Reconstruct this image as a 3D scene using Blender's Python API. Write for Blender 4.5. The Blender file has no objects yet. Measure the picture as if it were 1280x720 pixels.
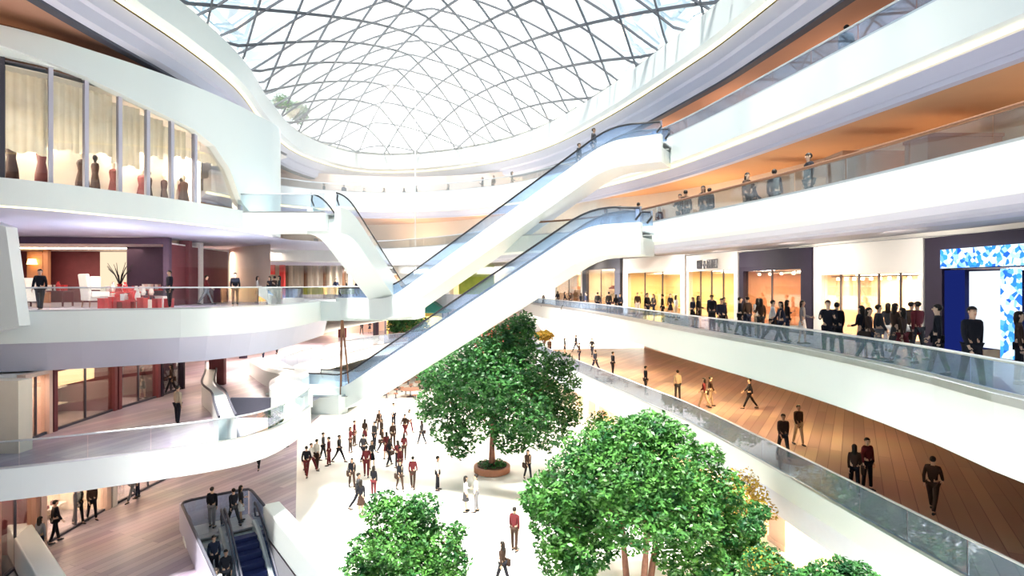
import bpy, bmesh, math, random
import numpy as np
from mathutils import Vector, Matrix
from mathutils.geometry import tessellate_polygon
R = random.Random(7)
SC = bpy.context.scene
COL = SC.collection
HAZE = .020
F = 711.0; CZ = 10.8            # focal length in pixels of the 1280 frame, eye height over the ground floor
# ---------------------------------------------------------------- camera, light, exposure
cam = bpy.data.objects.new('camera', bpy.data.cameras.new('camera')); COL.objects.link(cam)
cam.location = (0, 0, CZ); cam.rotation_euler = (math.pi/2, 0, 0)
cam.data.sensor_width = 36; cam.data.lens = F/1280*36; cam.data.shift_y = -3/1280
cam.data.clip_end = 400; cam.data.clip_start = .05
SC.camera = cam
SC.view_settings.view_transform = 'Standard'; SC.view_settings.look = 'None'
SC.view_settings.exposure = EXPO = 1.12; SC.view_settings.gamma = 1
SC.view_settings.use_curve_mapping = False
SUN_DIR = Vector((-0.06, -.22, .97)).normalized()     # towards the sun
world = bpy.data.worlds.new('world'); SC.world = world; world.use_nodes = True
nt = world.node_tree; nt.nodes.clear()
def N(nt, t, **k):
    n = nt.nodes.new(t)
    for a, b in k.items(): setattr(n, a, b)
    return n
_o = N(nt, 'ShaderNodeOutputWorld'); _b = N(nt, 'ShaderNodeBackground')
_t = N(nt, 'ShaderNodeTexCoord'); _d = N(nt, 'ShaderNodeVectorMath', operation='DOT_PRODUCT')
_d.inputs[1].default_value = Vector((-.11, 1, .30)).normalized()
_r = N(nt, 'ShaderNodeValToRGB'); cr = _r.color_ramp
cr.elements[0].position = 0.0; cr.elements[0].color = (.24, .38, .50, 1)
cr.elements[1].position = 1.0; cr.elements[1].color = (4.2, 4.1, 3.8, 1)
e = cr.elements.new(.94); e.color = (.36, .53, .62, 1)
e = cr.elements.new(.972); e.color = (1.1, 1.2, 1.15, 1)
_b.inputs['Strength'].default_value = 1.25
nt.links.new(_t.outputs['Generated'], _d.inputs[0]); nt.links.new(_d.outputs['Value'], _r.inputs['Fac'])
nt.links.new(_r.outputs['Color'], _b.inputs['Color']); nt.links.new(_b.outputs[0], _o.inputs['Surface'])
sun = bpy.data.objects.new('sun', bpy.data.lights.new('sun', 'SUN')); COL.objects.link(sun)
sun.data.energy = 10; sun.data.angle = math.radians(9); sun.data.color = (1, .95, .86)
sun.rotation_euler = (-SUN_DIR).to_track_quat('-Z', 'Y').to_euler()
SC.cycles.max_bounces = 7; SC.cycles.diffuse_bounces = 4; SC.cycles.glossy_bounces = 3
SC.cycles.transparent_max_bounces = 24; SC.cycles.transmission_bounces = 4; SC.cycles.volume_bounces = 0
SC.cycles.use_denoising = True; SC.cycles.sample_clamp_indirect = 6
SC.cycles.caustics_reflective = False; SC.cycles.caustics_refractive = False

# ---------------------------------------------------------------- materials
MATS = {}
def newmat(name):
    m = bpy.data.materials.new(name); m.use_nodes = True; m.node_tree.nodes.clear(); MATS[name] = m
    return m, m.node_tree
def mat(name, col, rough=.6, metal=0, var=.05, scale=3.0, spec=.4, bump=0, coat=0, col2=None):
    """principled surface with a soft procedural variation of its own colour"""
    m, nt = newmat(name)
    o = N(nt, 'ShaderNodeOutputMaterial'); p = N(nt, 'ShaderNodeBsdfPrincipled')
    g = N(nt, 'ShaderNodeTexCoord'); no = N(nt, 'ShaderNodeTexNoise'); no.inputs['Scale'].default_value = scale
    no.inputs['Detail'].default_value = 3
    mx = N(nt, 'ShaderNodeMix', data_type='RGBA')
    c2 = col2 or tuple(max(0, c*(1-var*3)) for c in col)
    mx.inputs[6].default_value = (*col, 1); mx.inputs[7].default_value = (*c2, 1)
    nt.links.new(g.outputs['Object'], no.inputs['Vector']); nt.links.new(no.outputs['Fac'], mx.inputs[0])
    nt.links.new(mx.outputs[2], p.inputs['Base Color'])
    p.inputs['Roughness'].default_value = rough; p.inputs['Metallic'].default_value = metal
    p.inputs['Specular IOR Level'].default_value = spec; p.inputs['Coat Weight'].default_value = coat
    if bump:
        b = N(nt, 'ShaderNodeBump'); b.inputs['Strength'].default_value = bump
        nt.links.new(no.outputs['Fac'], b.inputs['Height']); nt.links.new(b.outputs[0], p.inputs['Normal'])
    nt.links.new(p.outputs[0], o.inputs['Surface'])
    return m
def planks(name, cols, ang, w, rough=.35, length=2.4, spec=.5):
    """boards: each its own tone; ang = direction the boards run, degrees from +Y to +X"""
    m, nt = newmat(name)
    o = N(nt, 'ShaderNodeOutputMaterial'); p = N(nt, 'ShaderNodeBsdfPrincipled')
    g = N(nt, 'ShaderNodeNewGeometry'); mp = N(nt, 'ShaderNodeMapping'); mp.vector_type = 'POINT'
    mp.inputs['Rotation'].default_value = (0, 0, math.radians(ang+90))
    br = N(nt, 'ShaderNodeTexBrick'); br.offset = .37; br.inputs['Scale'].default_value = 1
    br.inputs['Brick Width'].default_value = length; br.inputs['Row Height'].default_value = w
    br.inputs['Mortar Size'].default_value = .012; br.inputs['Bias'].default_value = 0
    br.inputs['Color1'].default_value = (*cols[0], 1); br.inputs['Color2'].default_value = (*cols[1], 1)
    br.inputs['Mortar'].default_value = (*cols[2], 1)
    nt.links.new(g.outputs['Position'], mp.inputs['Vector']); nt.links.new(mp.outputs[0], br.inputs['Vector'])
    no = N(nt, 'ShaderNodeTexNoise'); no.inputs['Scale'].default_value = .35
    mx = N(nt, 'ShaderNodeMix', data_type='RGBA', blend_type='MULTIPLY'); mx.inputs[0].default_value = .35
    nt.links.new(mp.outputs[0], no.inputs['Vector']); nt.links.new(br.outputs['Color'], mx.inputs[6])
    nt.links.new(no.outputs['Color'], mx.inputs[7]); nt.links.new(mx.outputs[2], p.inputs['Base Color'])
    p.inputs['Roughness'].default_value = rough; p.inputs['Specular IOR Level'].default_value = spec
    nt.links.new(p.outputs[0], o.inputs['Surface'])
    return m
def emat(name, col, s, var=None, scale=2.0):
    m, nt = newmat(name)
    o = N(nt, 'ShaderNodeOutputMaterial'); e = N(nt, 'ShaderNodeEmission')
    e.inputs['Color'].default_value = (*col, 1); e.inputs['Strength'].default_value = s
    if var:
        g = N(nt, 'ShaderNodeTexCoord'); v = N(nt, 'ShaderNodeTexVoronoi'); v.inputs['Scale'].default_value = scale
        r = N(nt, 'ShaderNodeValToRGB'); r.color_ramp.interpolation = 'LINEAR'
        r.color_ramp.elements[0].color = (*col, 1); r.color_ramp.elements[1].color = (*var[0], 1)
        for i, c in enumerate(var[1:]):
            q = r.color_ramp.elements.new((i+1)/(len(var)+.2)); q.color = (*c, 1)
        sp = N(nt, 'ShaderNodeSeparateColor')
        nt.links.new(g.outputs['Object'], v.inputs['Vector']); nt.links.new(v.outputs['Color'], sp.inputs[0])
        nt.links.new(sp.outputs[0], r.inputs['Fac']); nt.links.new(r.outputs['Color'], e.inputs['Color'])
    nt.links.new(e.outputs[0], o.inputs['Surface'])
    return m
def glassmat(name, tint, refl=.10, rough=.02, refl_tint=0):
    """thin clear pane: passes light, tinted, mirrors at grazing angles"""
    m, nt = newmat(name)
    o = N(nt, 'ShaderNodeOutputMaterial'); t = N(nt, 'ShaderNodeBsdfTransparent'); t.inputs['Color'].default_value = (*tint, 1)
    g = N(nt, 'ShaderNodeBsdfGlossy'); g.inputs['Roughness'].default_value = rough
    lw = N(nt, 'ShaderNodeLayerWeight'); lw.inputs['Blend'].default_value = .25
    ma = N(nt, 'ShaderNodeMath', operation='MULTIPLY_ADD'); ma.inputs[1].default_value = .55; ma.inputs[2].default_value = refl*.5
    mx = N(nt, 'ShaderNodeMixShader')
    nt.links.new(lw.outputs['Fresnel'], ma.inputs[0]); nt.links.new(ma.outputs[0], mx.inputs[0])
    nt.links.new(g.outputs[0], mx.inputs[2]); nt.links.new(mx.outputs[0], o.inputs['Surface'])
    if refl_tint:                        # bluish diffuse tint standing in for the bright atrium's reflection
        df = N(nt, 'ShaderNodeBsdfDiffuse'); df.inputs['Color'].default_value = (.55, .68, .85, 1); m2 = N(nt, 'ShaderNodeMixShader'); m2.inputs[0].default_value = refl_tint
        nt.links.new(t.outputs[0], m2.inputs[1]); nt.links.new(df.outputs[0], m2.inputs[2]); nt.links.new(m2.outputs[0], mx.inputs[1])
    else: nt.links.new(t.outputs[0], mx.inputs[1])
    return m
def objcolmat(name, rough=.8, var=.12):
    """cloth, hair and skin: the colour comes from the object's own colour"""
    m, nt = newmat(name)
    o = N(nt, 'ShaderNodeOutputMaterial'); p = N(nt, 'ShaderNodeBsdfPrincipled'); i = N(nt, 'ShaderNodeObjectInfo')
    g = N(nt, 'ShaderNodeTexCoord'); no = N(nt, 'ShaderNodeTexNoise'); no.inputs['Scale'].default_value = 14
    mp = N(nt, 'ShaderNodeMapRange'); mp.inputs[3].default_value = 1-var; mp.inputs[4].default_value = 1+var
    mx = N(nt, 'ShaderNodeVectorMath', operation='SCALE')
    nt.links.new(g.outputs['Object'], no.inputs['Vector']); nt.links.new(no.outputs['Fac'], mp.inputs[0])
    nt.links.new(i.outputs['Color'], mx.inputs[0]); nt.links.new(mp.outputs[0], mx.inputs['Scale'])
    nt.links.new(mx.outputs[0], p.inputs['Base Color']); p.inputs['Roughness'].default_value = rough
    p.inputs['Specular IOR Level'].default_value = .2
    nt.links.new(p.outputs[0], o.inputs['Surface'])
    return m
def leafmat(name, c1, c2):
    m, nt = newmat(name)
    o = N(nt, 'ShaderNodeOutputMaterial'); p = N(nt, 'ShaderNodeBsdfPrincipled'); tr = N(nt, 'ShaderNodeBsdfTranslucent')
    g = N(nt, 'ShaderNodeTexCoord'); no = N(nt, 'ShaderNodeTexNoise'); no.inputs['Scale'].default_value = 1.7; no.inputs['Detail'].default_value = 5
    r = N(nt, 'ShaderNodeValToRGB'); r.color_ramp.elements[0].position = .36; r.color_ramp.elements[1].position = .66
    r.color_ramp.elements[0].color = (*c1, 1); r.color_ramp.elements[1].color = (*c2, 1)
    mx = N(nt, 'ShaderNodeMixShader'); mx.inputs[0].default_value = .22
    nt.links.new(g.outputs['Object'], no.inputs['Vector']); nt.links.new(no.outputs['Fac'], r.inputs['Fac'])
    nt.links.new(r.outputs['Color'], p.inputs['Base Color']); nt.links.new(r.outputs['Color'], tr.inputs['Color'])
    p.inputs['Roughness'].default_value = .45
    nt.links.new(p.outputs[0], mx.inputs[1]); nt.links.new(tr.outputs[0], mx.inputs[2]); nt.links.new(mx.outputs[0], o.inputs['Surface'])
    return m
white = mat('white_panel', (.80, .86, .85), .35, var=.012, scale=.4)
white_warm = mat('warm_white_plaster', (.88, .84, .78), .6, var=.02, scale=.5)
lilac = mat('lilac_grey_panel', (.56, .56, .68), .6, var=.02, scale=.6)
greyp = mat('grey_panel', (.42, .42, .45), .5, var=.03)
slate = mat('slate_trim', (.07, .07, .095), .6)
orange = mat('orange_timber_soffit', (.70, .38, .20), .85, var=.05, scale=.8)
brown = mat('brown_timber_soffit', (.52, .28, .20), .85, var=.06, scale=.8)
bronze = mat('bronze_handrail', (.25, .12, .07), .35, metal=.4)
steel = mat('brushed_steel', (.62, .65, .68), .3, metal=.8)
darksteel = mat('dark_roof_steel', (.10, .11, .13), .5, metal=.2)
rubber = mat('black_rubber', (.02, .02, .025), .45)
pale_under = mat('pale_blue_shade_and_fascia', (.66, .71, .82), .5, var=.02)
stone = mat('pale_stone_floor', (.86, .83, .76), .35, var=.03, scale=.5, spec=.5)
plk_left = planks('grey_lilac_boards', ((.56, .48, .53), (.34, .29, .36), (.24, .20, .26)), 22, .36, .38, 7.0)
plk_l1 = planks('mauve_boards', ((.54, .47, .51), (.38, .33, .40), (.28, .24, .30)), 18, .4, .35, 7.0)
plk_r1 = planks('amber_boards', ((.50, .37, .30), (.32, .23, .21), (.14, .09, .09)), 31, .42, .3, 8.0)
plk_r2 = planks('slate_tiles', ((.40, .43, .50), (.33, .36, .43), (.22, .24, .30)), 0, .9, .3)
cream = mat('cream_render', (.85, .74, .60), .6, var=.03)
pink = mat('pink_beige_render', (.80, .60, .50), .6, var=.04)
maroon = mat('maroon_wall', (.20, .05, .06), .6, var=.1)
plum = mat('plum_wall', (.10, .06, .10), .6, var=.08)
redm = mat('red_lacquer', (.65, .04, .04), .4, var=.05)
blackp = mat('black_purple_portal', (.022, .012, .035), .7, var=.1)
navy = mat('navy_panel', (.02, .03, .12), .3)
goldm = mat('yellow_display', (.85, .62, .14), .5, var=.1)
greenp = mat('green_poster_board', (.25, .42, .05), .5, var=.3, scale=1.2, col2=(.62, .75, .10))
teal = mat('teal_canopy_cloth', (.03, .22, .18), .7, var=.12)
bark = mat('bark', (.36, .17, .12), .9, var=.2, scale=9, bump=.4)
soil = mat('soil', (.10, .06, .04), .95, var=.2, scale=8)
terracotta = mat('terracotta', (.45, .20, .12), .7, var=.1)
curt = leafmat('cream_curtain_cloth', (.86, .80, .66), (.93, .90, .80))
chairw = mat('cream_upholstery', (.86, .80, .70), .8)
stepm = mat('escalator_step_metal', (.22, .24, .30), .4, metal=.5, scale=6)
glass = glassmat('clear_glass', (.88, .93, .96), .08)
glass_blue = glassmat('blue_tinted_glass', (.72, .82, .95), .10, refl_tint=.13)
glass_roof = glassmat('roof_glass', (.95, .98, 1.0), .03)
glass_shop = glassmat('shop_glass', (.95, .95, .93), .05)
strip_l = emat('warm_strip_lamp', (1.0, .86, .42), 1.6)
lamp_w = emat('warm_lamp', (1.0, .80, .55), 9)
lamp_c = emat('cool_lamp', (.85, .92, 1.0), 9)
led = emat('led_wall', (.02, .10, .8), .8, var=((.9, .97, 1), (.05, .35, 1), (.55, .85, 1)), scale=7)
ledw = emat('glowing_white_panel', (.85, .93, 1), .55)
ledb = emat('blue_backlight', (.01, .02, .16), .45)
cloth = objcolmat('cloth'); skinm = objcolmat('skin', .55, .05); hairm = objcolmat('hair', .5, .2)
eyem = mat('eye_dark', (.02, .015, .01), .3)
leaf_a = leafmat('leaf_green', (.010, .07, .022), (.075, .25, .055))
leaf_b = leafmat('leaf_bright_green', (.012, .085, .022), (.12, .33, .06))
leaf_r = leafmat('leaf_red', (.30, .03, .02), (.55, .14, .07))
leaf_c = leafmat('leaf_amber_and_warm_lit', (.30, .16, .02), (.55, .40, .05))  # warm shop light put into the leaf colour of the ground-floor shrubs

# ---------------------------------------------------------------- helpers
def tag(o, label=None, cat=None, group=None, kind=None):
    if label: o['label'] = label
    if cat: o['category'] = cat
    if group: o['group'] = group
    if kind: o['kind'] = kind
    return o
def empty(name, loc=(0, 0, 0), rz=0, **k):
    o = bpy.data.objects.new(name, None); COL.objects.link(o); o.location = loc; o.rotation_euler = (0, 0, rz)
    o.empty_display_size = .2
    return tag(o, **k)
class MB:
    """collects faces; build() links them as one mesh object. Heights are taken over the ground floor."""
    def __init__(s): s.v = []; s.f = []; s.mi = []; s.m = 0
    def add(s, vs, fs):
        b = len(s.v); s.v += [tuple(v) for v in vs]; s.f += [tuple(b+i for i in f) for f in fs]; s.mi += [s.m]*len(fs)
        return s
    def box(s, c, d, rz=0, ry=0, rx=0):
        M = Matrix.Rotation(rz, 3, 'Z') @ Matrix.Rotation(ry, 3, 'Y') @ Matrix.Rotation(rx, 3, 'X')
        x, y, z = d[0]/2, d[1]/2, d[2]/2
        vs = [Vector(c)+M@Vector(p) for p in ((-x,-y,-z),(x,-y,-z),(x,y,-z),(-x,y,-z),(-x,-y,z),(x,-y,z),(x,y,z),(-x,y,z))]
        return s.add(vs, [(0,3,2,1),(4,5,6,7),(0,1,5,4),(1,2,6,5),(2,3,7,6),(3,0,4,7)])
    def obox(s, c, ux, uy, uz):
        """box with half-vectors"""
        c = Vector(c); ux = Vector(ux); uy = Vector(uy); uz = Vector(uz)
        vs = [c+a*ux+b*uy+d*uz for d in (-1, 1) for a, b in ((-1,-1),(1,-1),(1,1),(-1,1))]
        return s.add(vs, [(0,3,2,1),(4,5,6,7),(0,1,5,4),(1,2,6,5),(2,3,7,6),(3,0,4,7)])
    def tube(s, path, r, n=6, close=True):
        path = [Vector(p) for p in path]; k = len(path); rr = r if isinstance(r, (list, tuple)) else [r]*k
        vs = []; fs = []
        for i, p in enumerate(path):
            t = (path[min(i+1, k-1)]-path[max(i-1, 0)])
            t = t.normalized() if t.length > 1e-9 else Vector((0, 0, 1))
            a = t.cross(Vector((0, 0, 1)));
            if a.length < .05: a = t.cross(Vector((1, 0, 0)))
            a.normalize(); b = t.cross(a)
            for j in range(n):
                q = 2*math.pi*j/n
                vs.append(p+(a*math.cos(q)+b*math.sin(q))*rr[i])
        for i in range(k-1):
            for j in range(n):
                fs.append((i*n+j, i*n+(j+1) % n, (i+1)*n+(j+1) % n, (i+1)*n+j))
        if close: fs += [tuple(range(n))[::-1], tuple((k-1)*n+j for j in range(n))]
        return s.add(vs, fs)
    def lathe(s, c, prof, n=20, sx=1, sy=1):
        vs = []; fs = []; k = len(prof)
        for r, z in prof:
            for j in range(n):
                q = 2*math.pi*j/n; vs.append((c[0]+r*sx*math.cos(q), c[1]+r*sy*math.sin(q), c[2]+z))
        for i in range(k-1):
            for j in range(n): fs.append((i*n+j, i*n+(j+1) % n, (i+1)*n+(j+1) % n, (i+1)*n+j))
        fs += [tuple(range(n))[::-1], tuple((k-1)*n+j for j in range(n))]
        return s.add(vs, fs)
    def quad(s, *p): return s.add(p, [tuple(range(len(p)))])
    def build(s, name, m=None, parent=None, smooth=False, bevel=0, **k):
        me = bpy.data.meshes.new(name); me.from_pydata(s.v, [], s.f)
        ms = m if isinstance(m, (list, tuple)) else [m]
        for q in ms: me.materials.append(q)
        if len(ms) > 1: me.polygons.foreach_set('material_index', s.mi)
        if smooth: me.polygons.foreach_set('use_smooth', [True]*len(me.polygons))
        me.update()
        o = bpy.data.objects.new(name, me); COL.objects.link(o)
        if parent: o.parent = parent
        if bevel:
            b = o.modifiers.new('bevel', 'BEVEL'); b.width = bevel; b.segments = 2; b.limit_method = 'ANGLE'
        return tag(o, **k)
def at(px, py, h):
    """plan point seen at photo pixel (px, py) when it lies h over the eye"""
    d = F*h/(357-py); return ((px-640)/F*d, d)
def ray(px, d): return ((px-640)/F*d, d)
def resample(pts, n, closed=False):
    """Catmull-Rom through pts, then n evenly spaced points (tuples of any length)"""
    P = [np.array(p, float) for p in pts]; k = len(P); out = []
    segs = k if closed else k-1
    for i in range(segs):
        if closed: p0, p1, p2, p3 = P[(i-1) % k], P[i], P[(i+1) % k], P[(i+2) % k]
        else: p0, p1, p2, p3 = P[max(i-1, 0)], P[i], P[i+1], P[min(i+2, k-1)]
        for t in np.linspace(0, 1, 16, endpoint=False):
            out.append(.5*((2*p1)+(-p0+p2)*t+(2*p0-5*p1+4*p2-p3)*t*t+(-p0+3*p1-3*p2+p3)*t**3))
    out.append(P[0] if closed else P[-1])
    A = np.array(out); L = np.r_[0, np.cumsum(np.linalg.norm(np.diff(A[:, :2], axis=0), axis=1))]
    s = np.linspace(0, L[-1], n+1 if closed else n)
    B = np.array([[np.interp(q, L, A[:, j]) for j in range(A.shape[1])] for q in s])
    return B[:-1] if closed else B
def normals(P, side, closed=False):
    k = len(P); out = []
    for i in range(k):
        a, b = (P[(i-1) % k], P[(i+1) % k]) if closed else (P[max(i-1, 0)], P[min(i+1, k-1)])
        t = (b-a)[:2]; t = t/(np.linalg.norm(t)+1e-9)
        out.append((t[1], -t[0]) if side == 'R' else (-t[1], t[0]))
    return np.array(out)
def offset(P, side, o, closed=False):
    return P[:, :2]+normals(P, side, closed)*o
def sweep(mb, P, prof, side, closed=False, loop=True, caps=True):
    """prof: list of (offset towards the slab, height over the eye), or a function of t giving it; P (n,2)"""
    nn = normals(P, side, closed); k = len(P); vs = []; fs = []
    for i in range(k):
        pr = prof(i/(k-1)) if callable(prof) else prof
        for o, h in pr: vs.append((P[i][0]+nn[i][0]*o, P[i][1]+nn[i][1]*o, h+CZ))
    m = len(pr); r = range(m) if loop else range(m-1)
    for i in range(k if closed else k-1):
        i2 = (i+1) % k
        for j in r: fs.append((i*m+j, i*m+(j+1) % m, i2*m+(j+1) % m, i2*m+j))
    if loop and caps and not closed: fs += [tuple(range(m))[::-1], tuple((k-1)*m+j for j in range(m))]
    return mb.add(vs, fs)
def ruled(mb, A, hA, B, hB, th=0):
    """surface between two plan curves of equal length; th>0 gives it a thickness upwards"""
    k = len(A); hA = np.broadcast_to(hA, k); hB = np.broadcast_to(hB, k)
    vs = [(A[i][0], A[i][1], hA[i]+CZ) for i in range(k)]+[(B[i][0], B[i][1], hB[i]+CZ) for i in range(k)]
    fs = [(i, i+1, k+i+1, k+i) for i in range(k-1)]
    mb.add(vs, fs)
    if th:
        mb.add([(x, y, z+th) for x, y, z in vs], [f[::-1] for f in fs])
    return mb
STRUCT = dict(kind='structure')
TRIM = [0]
def trim(mb, m, **k):
    TRIM[0] += 1
    return mb.build('trim_%d' % TRIM[0], m, kind='structure', **k)
def area(name, loc, size, power, col, rot=(0, 0, 0), size_y=None):
    l = bpy.data.lights.new(name, 'AREA'); l.energy = power; l.color = col; l.size = size
    if size_y: l.shape = 'RECTANGLE'; l.size_y = size_y
    o = bpy.data.objects.new(name, l); COL.objects.link(o); o.location = loc; o.rotation_euler = rot
    return o
WARM = (1, .72, .42); PINKL = (1, .75, .6); COOL = (.85, .93, 1)
def balustrade(P, side, h0, h1, label, mat_g=None, rail=None, seg=2.4, off=.06, r=.035, group=None, post=False):
    """glass balustrade along P between heights h0 and h1 over the eye: panels, base shoe, handrail"""
    A = offset(P, side, off)
    root = empty('glass_balustrade', (A[len(A)//2][0], A[len(A)//2][1], h0+CZ), label=label, cat='balustrade', group=group)
    ox, oy, oz = root.location
    L = np.r_[0, np.cumsum(np.linalg.norm(np.diff(A, axis=0), axis=1))]
    def pt(s): return np.array([np.interp(s, L, A[:, 0]), np.interp(s, L, A[:, 1])])
    n = max(1, int(L[-1]/seg)); n = min(n, 60)
    for i in range(n):
        s0, s1 = L[-1]*i/n+.015, L[-1]*(i+1)/n-.015
        q = np.array([pt(s) for s in np.linspace(s0, s1, 4)])-np.array([ox, oy])
        m = MB(); sweep(m, q, [(-.01, h0-oz), (-.01, h1-.03-oz), (.01, h1-.03-oz), (.01, h0-oz)], side)
        m.build('glass_panel', mat_g or glass, root)
    B = A-np.array([ox, oy])
    m = MB(); m.tube([(x, y, h1+CZ-oz) for x, y in B], r, 6); m.build('handrail', rail or steel, root, smooth=True)
    m = MB(); sweep(m, B, [(-.04, h0-.02-oz), (-.04, h0+.07-oz), (.04, h0+.07-oz), (.04, h0-.02-oz)], side); m.build('base_shoe', steel, root)
    return root
# ================================================================ STRUCTURE
# ---- plan curves (x, y), near -> far on the right, west -> east on the left
def curve(pts, n=48): return resample(pts, n)
R1e = curve([(11.6, -6), (11.2, 4), (10.3, 13), (8.8, 26.4), (7.3, 33.5), (3.8, 49.3), (2.0, 60.5)])
R2e = curve([(9.6, -6), (9.1, 3), (8.9, 9.5), (9.25, 13), (9.2, 18), (8.1, 27), (6.2, 44), (3.0, 62), (0, 80)])
R2s = curve([(14.6, -6), (14.9, 6), (14.9, 16.5), (14.5, 20), (13.6, 25.5), (12.8, 32), (11.5, 39), (9.1, 46), (6.5, 54), (3.6, 80)])
R2sh = np.interp(R2s[:, 1], [16, 20, 25.5, 32, 39, 46, 54], [1.62, 1.69, 1.76, 1.93, 2.1, 2.26, 2.3])
R3e = curve([(11.4, -6), (10.6, 2), (9.4, 10.4), (8.3, 16.4), (6.65, 22), (5.4, 25.6), (3.4, 28.6), (.4, 31), (-3, 36), (-8, 41), (-14, 43), (-19, 41)], 64)
R4e = curve([(13.2, -6), (12.4, 4), (10.6, 14), (7.8, 26.3), (5, 32.7), (3, 36), (-1, 40.5), (-7.4, 43.5), (-13, 43), (-16.8, 40), (-18.5, 35)], 64)
RING = resample([(-12, -5), (-13.6, 8), (-14.2, 18), (-13.95, 25), (-14.3, 30.5), (-15.7, 37), (-16.6, 45), (-14.2, 51.5), (-8.8, 52), (-2.4, 48.5), (2.2, 43), (5.6, 35), (8, 27), (8.9, 23), (10.1, 15), (10.9, 6), (9.6, -3), (0, -9)], 140, True)
# ---- ground floor with two escalator wells
WELLS = []
def well_frame(O, ax, width, length):
    e = Vector((ax[0], ax[1], 0)).normalized(); w = Vector((-e.y, e.x, 0))
    WELLS.append((Vector((O[0], O[1], 0)), e, w, width, length)); return WELLS[-1]
W1 = well_frame((-14.6, 25.2), (.604, -.797), 2.75, 12.0)
W2 = well_frame((-26.5, 23.8), (.746, -.665), 3.4, 15.0)
def gpoly(mb, outer, holes, z):
    polys = [[Vector((x, y, 0)) for x, y in outer]]+[[Vector((x, y, 0)) for x, y in h] for h in holes]
    tris = tessellate_polygon(polys); flat = [v for p in polys for v in p]
    mb.add([(v.x, v.y, z) for v in flat], [t for t in tris])
def hole(W, m=0):
    O, e, w, wd, L = W; a = e*1.25
    return [tuple((O+a)[:2]), tuple((O+w*wd+a)[:2]), tuple((O+w*wd+e*L)[:2]), tuple((O+e*L)[:2])]
m = MB(); BW = [(-3.2, 15.0), (-8.0, 21.1), (-10.3, 27.1), (-15.4, 40.8), (-17, 60), (-40, 60), (-40, -10), (1.8, -10)]  # boards end at the sun's shadow edge, so their darker tone carries that shade
gpoly(m, BW, [hole(W1), hole(W2)], 0.0)
m.build('floor', plk_left, **STRUCT)
m = MB(); gpoly(m, [(1.8, -10), (40, -10), (40, 100), (-40, 100), (-40, 60), (-17, 60), (-15.4, 40.8), (-10.3, 27.1), (-8.0, 21.1), (-3.2, 15.0)], [], 0.0)
m.build('floor', stone, **STRUCT)
# ---- outer shell
def wallbox(name, c, d, mt):
    m = MB(); m.box(c, d); return m.build(name, mt, **STRUCT)
wallbox('wall_far', (0, 99, 11), (80, .4, 23), white_warm)
wallbox('wall_right', (30, 45, 11), (.4, 110, 23), white_warm)
wallbox('wall_left', (-38, 45, 11), (.4, 110, 23), white_warm)
wallbox('wall_near', (0, -11, 11), (80, .4, 23), white_warm)
# ---- right balconies
def fascia(P, side, prof, m): 
    b = MB(); sweep(b, P, prof, side); return trim(b, m)
# level 1 right
fascia(R1e, 'R', [(0, -7.45), (0, -6.68), (.18, -6.68), (.18, -6.8), (.5, -6.8), (.5, -7.45)], white)
fascia(R1e, 'R', [(.02, -7.45), (.16, -8.35), (.7, -8.35), (.7, -7.45)], pale_under)  # bluish shade of the down-facing side put into its colour
b = MB(); ruled(b, offset(R1e, 'R', .45), -6.8, offset(R1e, 'R', 13), -6.8); b.build('floor', plk_r1, **STRUCT)
b = MB(); ruled(b, offset(R1e, 'R', .6), -8.3, offset(R1e, 'R', 13), -8.0); b.build('ceiling', white_warm, **STRUCT)
balustrade(R1e, 'R', -6.68, -5.75, 'blue tinted glass balustrade above the lowest white band of the right-hand balconies', glass_blue, seg=1.7)
b = MB(); ruled(b, offset(R1e, 'R', 12.6), -6.8, offset(R1e, 'R', 12.6), -3.4); b.build('wall_right', pink, **STRUCT)
# level 2 right
fascia(R2e, 'R', [(0, -3.45), (0, -2.03), (.16, -2.03), (.16, -2.25), (.5, -2.25), (.5, -3.35)], white)
b = MB(); sweep(b, R2e, [(-.035, -2.16), (-.035, -2.0), (.17, -2.0), (.17, -2.02), (0, -2.02), (0, -2.16)], 'R'); trim(b, steel)
b = MB(); ruled(b, offset(R2e, 'R', .45), -2.25, R2s[:, :2], -2.25); b.build('floor', plk_r2, **STRUCT)
b = MB(); ruled(b, offset(R2e, 'R', .45), -3.4, offset(R2e, 'R', 14), -3.3); b.build('ceiling', brown, **STRUCT)
balustrade(R2e, 'R', -2.0, -1.38, 'blue tinted glass balustrade in front of the row of right-hand shops', glass_blue, seg=1.9)
# level 3 right and its continuation round the far end
fascia(R3e, 'R', [(0, 1.85), (0, 2.68), (.2, 2.68), (.2, 2.2), (.5, 2.2), (.5, 1.8), (.3, 1.75)], white)
R3b = offset(R3e, 'R', 6.5)
b = MB(); ruled(b, offset(R3e, 'R', .45), 2.2, R3b, 2.2); b.build('floor', plk_r2, **STRUCT)
b = MB(); sweep(b, R3e, [(.5, 1.8), (.7, 1.62), (1.3, 1.60), (1.45, 1.78), (1.7, 1.78), (1.85, 1.60), (2.6, 1.58), (2.75, 1.74), (3.1, 1.74), (3.1, 2.1), (.5, 2.1)], 'R'); trim(b, lilac)
k = len(R3e); R2t = resample(list(map(tuple, np.c_[R2s, R2sh]))[:40], k)
b = MB(); ruled(b, offset(R3e, 'R', 3.0), 1.78, offset(R3e, 'R', 9), 1.9); b.build('ceiling', greyp, **STRUCT)
balustrade(R3e[:40], 'R', 2.68, 3.36, 'glass balustrade with bronze handrail on the upper right balcony above the shops', glass, bronze, seg=1.9, r=.05)
balustrade(R3e[40:], 'R', 2.68, 3.3, 'pale glass balustrade on the far balcony behind the crossing escalators', glass, steel, seg=2.2)
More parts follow.
